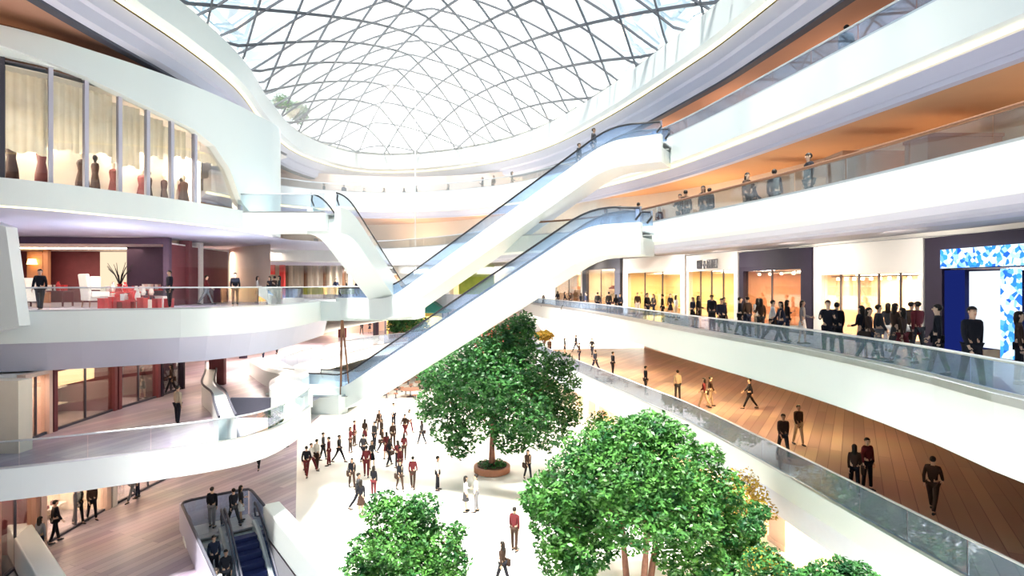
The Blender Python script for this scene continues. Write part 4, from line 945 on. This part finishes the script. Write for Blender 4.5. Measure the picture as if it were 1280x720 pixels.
# upper right balconies
crowd([(757, 25.0, dict(t='grey')), (775, 27.5), (798, 26.8, dict(t='black')), (824, 27.5, dict(t='maroon')), (850, 24.2, dict(t='black', p='man leaning on the rail')), (857, 23.6, dict(t='dark brown')), (879, 22.3, dict(t='black')), (887, 22.8), (934, 19.6, dict(t='dark brown')), (943, 20.5), (1011, 17.2, dict(t='black', p='man standing', f=1.6)), (968, 19.4, dict(t='charcoal'))], 2.2, 'on the upper right balcony with the bronze handrail')
crowd([(824, 30.2, dict(t='black', b='grey', p='man leaning on the rail', f=1.8)), (1058, 18.2, dict(t='black', p='man standing'))], 6.6, 'on the topmost right balcony', pick=['man standing'])
# ground floor court (px, feet y)
G = [(443, 557), (456, 555), (424, 578), (438, 566), (411, 582), (404, 575), (454, 576), (448, 636), (440, 610), (458, 596), (467, 622), (477, 553), (474, 540), (492, 533), (506, 547), (483, 574), (491, 560), (478, 566), (500, 596), (497, 585), (487, 582), (500, 613), (516, 611), (527, 555), (570, 574), (547, 613), (582, 640), (595, 640), (643, 689), (628, 733), (389, 589), (396, 587), (357, 560), (323, 586), (465, 586), (505, 575), (383, 596), (451, 645), (512, 540), (660, 600), (468, 560)]
opts = {(547, 613): dict(t='white', b='black', p='man standing'), (582, 640): dict(t='white', b='charcoal', p='woman in a skirt'), (595, 640): dict(t='white', b='grey', p='man standing'), (643, 689): dict(t='maroon', b='dark brown', p='man standing'), (628, 733): dict(t='dark brown', b='black', p='woman walking'), (389, 589): dict(t='white', b='maroon', p='man walking'), (396, 587): dict(t='white', b='dark brown', p='man standing'), (570, 574): dict(t='dark navy', b='grey', p='man walking'), (527, 555): dict(t='charcoal', b='black', p='woman walking')}
crowd([(px, dfeet(py, -CZ), opts.get((px, py), dict(t=R.choice(('black', 'maroon', 'dark brown', 'charcoal', 'white', 'maroon')), b=R.choice(('black', 'dark brown', 'maroon'))))) for px, py in G], -CZ, 'on the sunlit pale ground floor')
crowd([(50, dfeet(700, -CZ), dict(t='grey', b='dark navy', p='woman looking at a phone', f=0)), (69, dfeet(678, -CZ), dict(t='black', b='black', p='man in a long coat')), (98, dfeet(655, -CZ), dict(t='black', b='black', p='man in a long coat')), (115, dfeet(650, -CZ), dict(t='dark brown', b='black')), (165, dfeet(626, -CZ), dict(t='maroon', b='grey')), (172, dfeet(622, -CZ))], -CZ, 'before the pink shop bay on the ground floor')
crowd([(265, 25.3, dict(t='black', b='grey', p='man standing', f=0)), (292, 25.5, dict(t='black', b='charcoal', p='man walking')), (301, 25.9, dict(t='charcoal', b='white'))], -CZ+.05, 'inside the escalator well parapet')
# left galleries
crowd([(222, dfeet(531, -6.0), dict(t='beige', b='black', p='man standing')), (178, 30.2, dict(t='maroon')), (28, 23.5), (214, 31.5, dict(t='dark brown'))], -6.0, 'on the boarded floor of the lower left level')
crowd([(50, 24.6, dict(t='black', b='black', p='man in a long coat', s=1.04)), (212, 26.6, dict(t='black', b='black', p='man standing', s=1.03)), (294, 30.0, dict(t='black', p='man standing')), (337, 32.5, dict(t='black', b='black')), (343, 35, dict(t='dark brown')), (322, 36.5, dict(t='white', b='beige')), (349, 34), (258, 33, dict(t='maroon', b='grey')), (420, 47), (432, 50), (446, 52)], -1.1, 'on the left gallery behind the glass')
crowd([(px, d) for px, d in ((329, 44), (346, 50), (365, 58), (372, 64), (378, 66), (388, 65), (395, 67), (401, 69), (452, 70), (462, 72), (415, 70))], -6.0, 'in the distant gallery beyond the lower escalator landing')
crowd([(347, 43), (352, 44.5), (500, 49.5, dict(t='dark brown')), (517, 51), (541, 50.5), (470, 49), (395, 44)], 2.2, 'on the far hazy balcony')
crowd([(603, 43.5), (617, 42.5), (640, 41, dict(t='charcoal')), (520, 47), (505, 48), (430, 47), (405, 46), (455, 48), (480, 48), (560, 46.5)], 6.6, 'on the topmost far balcony in the haze')
# on the escalators
def on_esc(P0, h0, P1, h1, tt, lat, **k):
    p = Vector((*P0, 0)).lerp(Vector((*P1, 0)), tt); u = (Vector((*P1, 0))-Vector((*P0, 0))).normalized(); v = Vector((-u.y, u.x, 0))*lat
    person(p.x+v.x, p.y+v.y, h0+(h1-h0)*tt+.02, k['p'], k['t'], k['b'], k['f'], k['place'])
for t in (.86, .93): on_esc((-6.9, 35), -1.1, (5.0, 28), 6.6, t, .2-.4*(t > .9), p='man standing', t=('black' if t < .9 else 'charcoal'), b='grey', f=-2.1, place='riding near the head of the upper escalator')
O, e, w, wd, L_ = W1
for s, lat, tp in ((3.6, .65, 'dark navy'), (4.3, .95, 'black'), (4.9, .5, 'white')):
    q = O+e*s+w*lat; person(q.x, q.y, -CZ-(s-1.9)*.577+.05, 'man standing', tp, 'black', math.atan2(-e.x, e.y), 'riding down in the escalator well at the bottom')
# labels that single each figure out
from collections import defaultdict
by = defaultdict(list)
for r in PEOPLE: by[r[4]].append(r)
ORD = ['first', 'second', 'third', 'fourth', 'fifth', 'sixth', 'seventh', 'eighth', 'ninth', 'tenth']+[str(i)+('st' if i % 10 == 1 and i != 11 else 'nd' if i % 10 == 2 and i != 12 else 'rd' if i % 10 == 3 and i != 13 else 'th') for i in range(11, 60)]
for place, rs_ in by.items():
    rs_.sort(key=lambda r: r[5]); n = len(rs_)
    looks = [(r[1], r[2]) for r in rs_]
    for i, r in enumerate(rs_):
        who = 'person %s in %s' % (DESC[r[1]], r[2])
        who = who.replace('in a skirt in', 'in a skirt and').replace('in a long coat in', 'in long coat,') 
        if n > 1 and looks.count(looks[i]) > 1:
            who += ', %s from left' % ORD[i]
        lab = who+' '+place
        if len(lab.split()) > 16: lab = ' '.join(('person in %s, %s from left' % (r[2], ORD[i])).split()+place.split())
        r[0]['label'] = lab
        if n > 2: r[0]['group'] = 'people '+place

# ================================================================ TREES
def leaves(name, clumps, n, size, m, parent, seed=1, shell=.75):
    rg = np.random.default_rng(seed); C = np.array([c[:3] for c in clumps]); S = np.array([c[3:] for c in clumps])
    wts = (S[:, 0]*S[:, 1]*S[:, 2])**.67; k = rg.choice(len(C), n, p=wts/wts.sum())
    d = rg.normal(size=(n, 3)); d /= np.linalg.norm(d, axis=1)[:, None]
    r = shell+(1-shell)*rg.random(n)**.6; r *= np.where(rg.random(n) < .25, rg.random(n), 1)
    lump = 1+.22*np.sin(d[:, 0]*7+k)*np.sin(d[:, 1]*6+2*k)*np.sin(d[:, 2]*8)
    P = C[k]+d*S[k]*(r*lump)[:, None]
    t = rg.normal(size=(n, 3)); t[:, 2] = t[:, 2]*.5-.2; t /= np.linalg.norm(t, axis=1)[:, None]
    nn = d*.5+rg.normal(size=(n, 3))*.7+np.array([0, 0, .6]); b = np.cross(nn, t); b /= np.linalg.norm(b, axis=1)[:, None]+1e-9
    s = size*(.7+.6*rg.random(n))[:, None]; up = np.cross(t, b)
    V = np.stack([P-t*s*.5, P+b*s*.26+up*s*.05, P+t*s*.55-up*s*.05, P-b*s*.26+up*s*.05], 1).reshape(-1, 3)
    me = bpy.data.meshes.new(name); me.vertices.add(4*n); me.vertices.foreach_set('co', V.ravel().astype(np.float32))
    me.loops.add(4*n); me.loops.foreach_set('vertex_index', np.arange(4*n, dtype=np.int32)); me.polygons.add(n)
    me.polygons.foreach_set('loop_start', np.arange(0, 4*n, 4, dtype=np.int32)); me.polygons.foreach_set('loop_total', np.full(n, 4, dtype=np.int32))
    me.update(); me.validate(); me.materials.append(m)
    o = bpy.data.objects.new(name, me); COL.objects.link(o)
    if parent: o.parent = parent
    return o
def tree(x, y, z0, H, rad, label, clumps=None, n=16000, size=.2, m=None, seed=1, trunks=1, tr=.16, crown0=.35, planter=False, name='indoor_tree', cat='tree', leaf_m2=None):
    rg = random.Random(seed); root = empty(name, (x, y, z0), label=label, cat=cat)
    cz = H*(crown0+1)/2; ch = H*(1-crown0)/2
    if clumps is None:
        clumps = []; K = 26
        for i in range(K):
            a = i*2.399; q = (i+.5)/K; zz = 1-2*q; rr = math.sqrt(max(0, 1-zz*zz))
            sc = rg.uniform(.55, .78)
            clumps.append((math.cos(a)*rr*rad*sc, math.sin(a)*rr*rad*sc, cz+zz*ch*sc, rad*rg.uniform(.24, .40), rad*rg.uniform(.24, .40), ch*rg.uniform(.2, .32)))
        clumps.append((0, 0, cz, rad*.55, rad*.55, ch*.6))
    for t in range(trunks):
        a = t*2.1+.5; off = (0 if trunks == 1 else .35); bx, by_ = math.cos(a)*off, math.sin(a)*off
        mb = MB(); mb.tube([(bx, by_, 0), (bx*1.3, by_*1.3, H*.15), (bx*1.8+.05, by_*1.8, H*.33), (bx*2.2, by_*2.2-.05, H*.55)], [tr*1.35, tr, tr*.85, tr*.5], 9)
        k = mb.build('trunk', bark, root, smooth=True)
        for j in range(6 if trunks == 1 else 3):
            c = clumps[(j*4+t*3) % len(clumps)]; z1 = H*rg.uniform(.28, .42)
            mb = MB(); p0 = Vector((bx*1.7, by_*1.7, z1)); p1 = Vector(c[:3]); mb.tube([p0, p0.lerp(p1, .5)+Vector((0, 0, .15)), p1], [tr*.5, tr*.32, tr*.12], 6)
            mb.build('branch', bark, k, smooth=True)
    leaves('foliage', clumps, n, size, m or leaf_a, root, seed)
    if leaf_m2: leaves('warm_lit_leaves', [c for i, c in enumerate(clumps) if i % 5 == 0], n//14, size, leaf_m2, root, seed+9)
    if planter:
        mb = MB(); mb.lathe((0, 0, 0), [(.95, 0), (1.05, .05), (1.05, .38), (.9, .4), (.86, .32), (.2, .34)], 28); mb.build('planter', terracotta, root)
        mb = MB(); mb.lathe((0, 0, 0), [(.86, .28), (.8, .38), (.3, .42)], 20); mb.build('soil', soil, root)
        leaves('ground_cover', [(math.cos(a)*.5, math.sin(a)*.5, .45, .34, .34, .18) for a in np.linspace(0, 6, 8)], 900, .12, leaf_a, root, 5)
    return root
# crowns follow the outlines in the photograph: clumps given by pixel, depth and pixel radius
def clumps_px(root_xy, z0, lst, sq=.8):
    out = []
    for px, py, d, r in lst:
        x, y = ray(px, d); z = CZ+(357-py)/F*d; rm = r/F*d
        out.append((x-root_xy[0], y-root_xy[1], z-z0, rm, rm*1.05, rm*sq))
    return out
xy = ray(615, 33)
cl = clumps_px(xy, 0, [(612, 432, 33, 34), (640, 425, 33.5, 30), (590, 445, 32, 34), (560, 470, 32, 32), (548, 500, 32.5, 28), (560, 535, 33, 24), (575, 555, 33, 20), (650, 455, 33, 42), (690, 480, 33.5, 34), (705, 510, 34, 24), (610, 480, 31.5, 44), (600, 520, 32.5, 36), (650, 510, 32, 42), (680, 535, 33, 32), (640, 545, 33, 26), (630, 470, 35, 40), (580, 490, 35, 36), (668, 500, 35.5, 36), (655, 402, 34, 16), (648, 412, 33.5, 22), (540, 470, 33, 18), (715, 522, 33.5, 14), (535, 515, 33, 14), (700, 455, 34, 20)])
tree(*xy, 0, 9, 4.6, 'largest broad green tree with a single reddish trunk in the middle of the court', clumps=cl, n=30000, size=.24, seed=3, tr=.16, planter=True)
xy = ray(800, 18.6)
cl = clumps_px(xy, 0, [(800, 545, 18.5, 34), (770, 548, 18.3, 32), (735, 565, 18.2, 34), (820, 540, 18.8, 30), (845, 550, 19, 26), (770, 590, 17.4, 50), (830, 590, 18, 48), (720, 600, 18, 44), (690, 622, 18, 38), (672, 628, 18.3, 22), (700, 655, 18, 40), (730, 680, 18, 40), (790, 640, 17.3, 54), (850, 640, 17.8, 50), (895, 610, 18.8, 34), (908, 650, 19, 38), (920, 690, 19, 36), (860, 690, 18.2, 46), (700, 695, 18.2, 30), (790, 600, 20, 60), (850, 620, 20.3, 50), (740, 640, 20, 50), (725, 712, 17.5, 22), (900, 720, 18, 36), (940, 690, 18.6, 18), (885, 570, 18.8, 20)])
tree(*xy, 0, 7.2, 4, 'wide bright green multi-stemmed tree in front of the right balconies', clumps=cl, n=42000, size=.17, seed=5, trunks=3, tr=.11, m=leaf_b, leaf_m2=None)
xy = ray(512, 16.8)
cl = clumps_px(xy, 0, [(505, 640, 16.8, 26), (530, 632, 16.8, 20), (480, 628, 17, 18), (470, 640, 16.8, 18), (500, 680, 16.4, 38), (465, 685, 16.8, 28), (545, 685, 16.8, 32), (560, 705, 16.9, 28), (455, 710, 16.8, 26), (510, 720, 16.3, 40), (520, 660, 17.4, 30), (570, 665, 17, 14), (480, 740, 16.8, 40), (550, 745, 16.8, 36)])
tree(*xy, 0, 4.8, 2, 'small green tree cropped by the bottom edge beside the escalator well', clumps=cl, n=16000, size=.14, seed=8, tr=.08, trunks=2, m=leaf_b)
xy = ray(1045, 14)
cl = clumps_px(xy, 0, [(1030, 720, 14, 22), (1055, 712, 14.1, 18), (1075, 718, 14, 18), (1040, 745, 14, 30), (1010, 725, 14, 16), (1070, 745, 14, 24)])
tree(*xy, 0, 4.2, 1.4, 'little green tree cropped by the bottom edge under the right balcony', clumps=cl, n=5000, size=.12, seed=9, tr=.06)
xy = ray(962, 16.5)
cl = clumps_px(xy, 0, [(955, 705, 16.5, 26), (975, 715, 16.5, 20), (940, 660, 17.5, 16), (950, 640, 18, 13)])
tree(*xy, 0, 3, 1, 'low green bush with leaves in amber shop-light colour beside the pink ground-floor pillars', clumps=cl, n=4200, size=.12, seed=10, tr=.05, m=leaf_a, leaf_m2=leaf_c)
xy = ray(928, 20.5); tree(*xy, 0, 4.4, 1.1, 'shrub in amber shop-light colour beside the ground-floor shops on the right', n=2600, size=.13, seed=11, tr=.05, m=leaf_c, crown0=.3)
xy = ray(748, 31); tree(*xy, 0, 4.2, 1.0, 'green shrub with amber shop-light colour peeping between the two largest trees', n=2200, size=.15, seed=12, tr=.05, m=leaf_b, leaf_m2=leaf_c, crown0=.3)
# plants of the far lower gallery and the roof edge
for i, (px, d, H, r) in enumerate(((494, 63.5, 2.8, 1.0), (508, 63.8, 3.3, 1.3), (524, 64, 3.0, 1.3))):
    xy = ray(px, d); tree(*xy, CZ-6.0, H, r, ['leftmost', 'middle', 'rightmost'][i]+' of the three dark shrubs on the gallery before the green canopy', n=1400, size=.26, seed=20+i, tr=.06, crown0=.15, name='potted_shrub', cat='shrub')
xy = ray(372, 43.5); tree(*xy, CZ+12.0, 2.3, 1.0, 'small bright green shrub on the roof rim under the glass lattice', n=1500, size=.18, seed=31, tr=.05, crown0=.15, m=leaf_b, name='roof_shrub', cat='shrub')
xy = ray(352, 39.2); tree(*xy, CZ+12.0, 1.2, .8, 'low trailing green plant on the roof rim left of the roof shrub', n=800, size=.14, seed=32, tr=.03, crown0=.1, m=leaf_b, name='roof_plant', cat='shrub')
# red flowering shrubs on the far lower gallery right of the big tree top
for i, px in enumerate((606, 618, 631, 643, 680)):
    xy = ray(px, 56+i*.3); tree(*xy, CZ-6.8 if px > 660 else 0, 2.4 if px > 660 else 7.2, 1.1, ['leftmost red-leaved tree behind the big tree top', 'second red-leaved tree behind the big tree top', 'third red-leaved tree behind the big tree top', 'fourth red-leaved tree behind the big tree top', 'low amber shrub on the far end of the amber floor'][i], n=900, size=.28, seed=40+i, tr=.06, crown0=.5, m=(leaf_r if px < 660 else leaf_c), name='red_tree' if px < 660 else 'potted_shrub')

# ================================================================ PROPS
# green canopy kiosk on the far lower gallery
x, y = ray(516, 66); root = empty('canopy_kiosk', (x, y, CZ-6), label='green pyramid canopy over a yellow kiosk at the end of the lower gallery', cat='kiosk')
m = MB(); m.add([(-4.2, -3, 3.1), (4.2, -3, 3.1), (4.2, 3, 3.1), (-4.2, 3, 3.1), (-.6, 0, 5.2), (.6, 0, 5.2), (-4.2, -3, 2.95), (4.2, -3, 2.95), (4.2, 3, 2.95), (-4.2, 3, 2.95)],
      [(0, 1, 5, 4), (1, 2, 5), (2, 3, 4, 5), (3, 0, 4), (0, 6, 7, 1), (1, 7, 8, 2), (2, 8, 9, 3), (3, 9, 6, 0), (6, 9, 8, 7)]); m.build('canopy', teal, root)
for a in (-3.8, 3.8):
    for b_ in (-2.7, 2.7): m = MB(); m.box((a, b_, 1.5), (.15, .15, 3.0)); m.build('post', slate, root)
m = MB(); m.box((0, 1.5, 1.5), (6.6, .2, 2.9)); m.build('back_panel', goldm, root)
m = MB(); m.box((0, -1.2, .5), (5, .7, 1.0)); m.build('counter', brown, root)
# round tables with stools on the ground floor beyond the queue
tabt = mat('brown_table_top', (.35, .18, .12), .4)
for i, (px, py) in enumerate(((478, 494), (497, 487), (513, 496), (530, 486), (505, 478))):
    x, y = ray(px, dfeet(py, -CZ)); root = empty('round_table', (x, y, 0), label=['leftmost', 'second', 'front right', 'rearmost right', 'middle rear'][i]+' brown round cafe table beyond the people on the ground floor', cat='table', group='cafe tables beyond the crowd')
    m = MB(); m.lathe((0, 0, .72), [(1.0, 0), (1.02, .03), (1.0, .05)], 20); m.build('tabletop', tabt, root)
    m = MB(); m.lathe((0, 0, 0), [(.4, 0), (.38, .04), (.06, .08), (.05, .72)], 12); m.build('pedestal', slate, root)
    for j in range(4):
        a = j*math.pi/2+.5; r0 = empty('stool', (x+1.45*math.cos(a), y+1.45*math.sin(a), 0), label='terracotta stool around a brown cafe table on the ground floor', cat='stool', group='stools at the cafe tables')
        m = MB(); m.lathe((0, 0, .42), [(.2, 0), (.22, .03), (.2, .07)], 10); m.build('seat', terracotta, r0)
        m = MB(); m.lathe((0, 0, 0), [(.17, 0), (.05, .04), (.05, .42)], 8); m.build('pedestal', slate, r0)
# furniture shop: wing chair, tables with red and white pieces, branches
def wing_chair(x, y, z, rz, label, s=1.0):
    root = empty('wing_chair', (x, y, z), rz, label=label, cat='chair'); root.scale = (s,)*3
    m = MB(); m.box((0, 0, .38), (.72, .70, .22)); m.build('seat', chairw, root, bevel=.04)
    m = MB(); m.box((0, .33, .88), (.74, .14, .95), rx=-.12); m.build('backrest', chairw, root, bevel=.05)
    for sg in (-1, 1):
        m = MB(); m.box((sg*.37, .12, .98), (.10, .38, .55)); m.build('wing', chairw, root, bevel=.04)
        m = MB(); m.box((sg*.39, -.05, .52), (.12, .66, .26)); m.build('armrest', chairw, root, bevel=.05)
        for b_ in (-.28, .28): m = MB(); m.tube([(sg*.3, b_, .28), (sg*.33, b_*1.1, 0)], [.035, .02], 8); m.build('leg', bark, root)
    return root
zf = CZ-1.1
x, y = ray(118, 29); wing_chair(x, y, zf, 2.6, 'cream wing chair facing away at the edge of the furniture shop', 1.25)
x, y = ray(36, 28.5); wing_chair(x, y, zf, .6, 'second wing chair, partly cut by the leaning white post', 1.1)
def table(px, d, w, dp, h, mt, label):
    x, y = ray(px, d); root = empty('display_table', (x, y, zf), label=label, cat='table')
    m = MB(); m.box((0, 0, h), (w, dp, .06)); m.build('tabletop', mt, root, bevel=.01)
    for a in (-1, 1):
        for b_ in (-1, 1): m = MB(); m.box((a*(w/2-.06), b_*(dp/2-.06), h/2), (.06, .06, h)); m.build('leg', mt, root)
    return x, y, zf+h+.03
tabs = [table(150, 29.6, 1.7, .8, .75, redm, 'red display table with red and cream pieces right of the cream wing chair'), table(178, 30.6, 1.6, .8, .55, maroon, 'maroon low table left of the dark figure by the glass'), table(196, 32.4, 1.4, .7, .85, redm, 'rear red table beside the plum partition'), table(65, 30.4, 1.8, .8, .8, maroon, 'maroon table behind the black-coated figure at far left'), table(158, 27.6, 1.3, .6, .35, redm, 'low red table nearest the left gallery glass')]
for ti, (tx, ty, tz) in enumerate(tabs):
    for j in range(7):
        mt = R.choice((redm, chairw, chairw, pink, redm)); nm = R.choice(('vase', 'gift_box', 'bowl')); xx = tx-.62+j*.2; yy = ty+R.uniform(-.22, .22)
        m = MB()
        if nm == 'vase': m.lathe((xx, yy, tz), [(.08, 0), (.13, .14), (.10, .32), (.05, .44), (.07, .5)], 10)
        elif nm == 'bowl': m.lathe((xx, yy, tz), [(.06, 0), (.1, .08), (.12, .18), (.10, .17)], 10)
        else: m.box((xx, yy, tz+.14), (.19, .24, .28)); m.box((xx, yy, tz+.29), (.20, .26, .04))
        c = {'red_lacquer': 'red', 'cream_upholstery': 'cream', 'pink_beige_render': 'pink'}[mt.name]
        m.build(nm, mt, label='%s %s, %s from left on the %s' % (c, nm.replace('_', ' '), ORD[j], ['red table by the cream chair', 'maroon low table', 'rear red table', 'maroon table at far left', 'low red front table'][ti]), cat=nm.replace('_', ' '), group='decorative pieces on the display tables')
x, y = ray(150, 33.0); root = empty('branch_vase', (x, y, zf), label='tall vase of dark branches against the cream niche in the furniture shop', cat='vase')
m = MB(); m.lathe((0, 0, 0), [(.18, 0), (.26, .4), (.2, .9), (.12, 1.1), (.16, 1.2)], 12); m.build('vase', redm, root)
m = MB()
for j in range(16):
    a = j*.8; m.tube([(0, 0, 1.1), (.25*math.cos(a), .25*math.sin(a), 1.7), (.7*math.cos(a), .5*math.sin(a), 2.0+.5*((j*37) % 10)/10)], [.03, .022, .012], 5)
m.build('branches', rubber, root)
# standing things behind the curtains of the tall glazed front: mannequins
mann = mat('dark_mannequin_cloth', (.06, .03, .03), .7, var=.1)
for i, (px, d) in enumerate(((52, 21.0), (103, 22.6), (119, 23.2), (178, 25.8), (186, 26.3), (205, 27.0), (227, 28.0), (230, 27.4), (14, 20.2), (142, 24.4))):
    x, y = ray(px, d); root = empty('mannequin', (x, y, CZ+3.5), R.uniform(-.5, .5), label='dark dressed mannequin, %s from left behind the tall curtained glass on the left' % ORD[sorted((14, 52, 103, 119, 142, 178, 186, 205, 227, 230)).index(px)], cat='mannequin', group='mannequins behind the curtained glass')
    m = MB(); m.lathe((0, 0, 0), [(.26, .28), (.24, .6), (.15, 1.05), (.2, 1.35), (.17, 1.47), (.05, 1.52)], 12, 1, .6); m.build('dress', mann if i % 3 else maroon, root, smooth=True)
    m = MB(); m.lathe((0, 0, 0), [(.04, 1.5), (.045, 1.58), (.085, 1.66), (.09, 1.74), (.05, 1.82)], 10, 1, 1.1); m.build('head', chairw if i % 2 else rubber, root, smooth=True)
    m = MB(); m.lathe((0, 0, 0), [(.18, 0), (.17, .02), (.02, .03), (.02, .3)], 10); m.build('stand', steel, root)
# tall slim banner mast hanging from the far roof over the court centre
x, y = ray(519, 44); m = MB(); m.tube([(x, y, CZ+1.0), (x, y, CZ+15.8)], .05, 6); m.build('hanging_cable', white_warm, label='thin vertical cable hanging from the glass roof at the far end', cat='cable')
x, y = ray(426, 31.2); m = MB(); m.tube([(x, y, CZ-6.0), (x+.05, y, CZ-1.9)], .06, 6); m.tube([(x+.5, y, CZ-6.0), (x+.1, y, CZ-1.9)], .05, 6); m.build('sculpture_pole', bronze, label='thin bronze twin-stem pole standing on the lower escalator landing', cat='sculpture')

for j in range(16):
    px = 128+j*5.6+R.uniform(-1, 1); dd = 27.6+(j % 3)*.55; x, y = ray(px, dd); w_ = R.uniform(.28, .42); hh = R.uniform(.3, .62); cm = ('red', 'cream', 'pink')[j % 3]
    m = MB(); m.box((x, y, zf+hh/2), (w_, w_, hh)); m.box((x, y, zf+hh+.02), (w_*1.06, w_*1.06, .05)); m.box((x, y, zf+hh/2), (.05, w_*1.07, hh*1.01))
    m.build('gift_box', (redm, chairw, pink)[j % 3], label='%s gift box on the floor by the red tables, %s from left' % (cm, ORD[j]), cat='gift box', group='gift boxes on the gallery floor')
# ================================================================ HAZE volume added in the far upper air to imitate glare
m, nt = newmat('glare_haze')
o = N(nt, 'ShaderNodeOutputMaterial'); v = N(nt, 'ShaderNodeVolumeScatter'); v.inputs['Density'].default_value = HAZE; v.inputs['Anisotropy'].default_value = .25
v.inputs['Color'].default_value = (1, .985, .95, 1)
nt.links.new(v.outputs[0], o.inputs['Volume'])
q = MB(); q.box((-2.5, 64, 20.0), (31, 68, 16.4)); q.build('haze', m, kind='stuff', label='thin haze added in the far upper air to wash out the roof like glare', cat='haze')
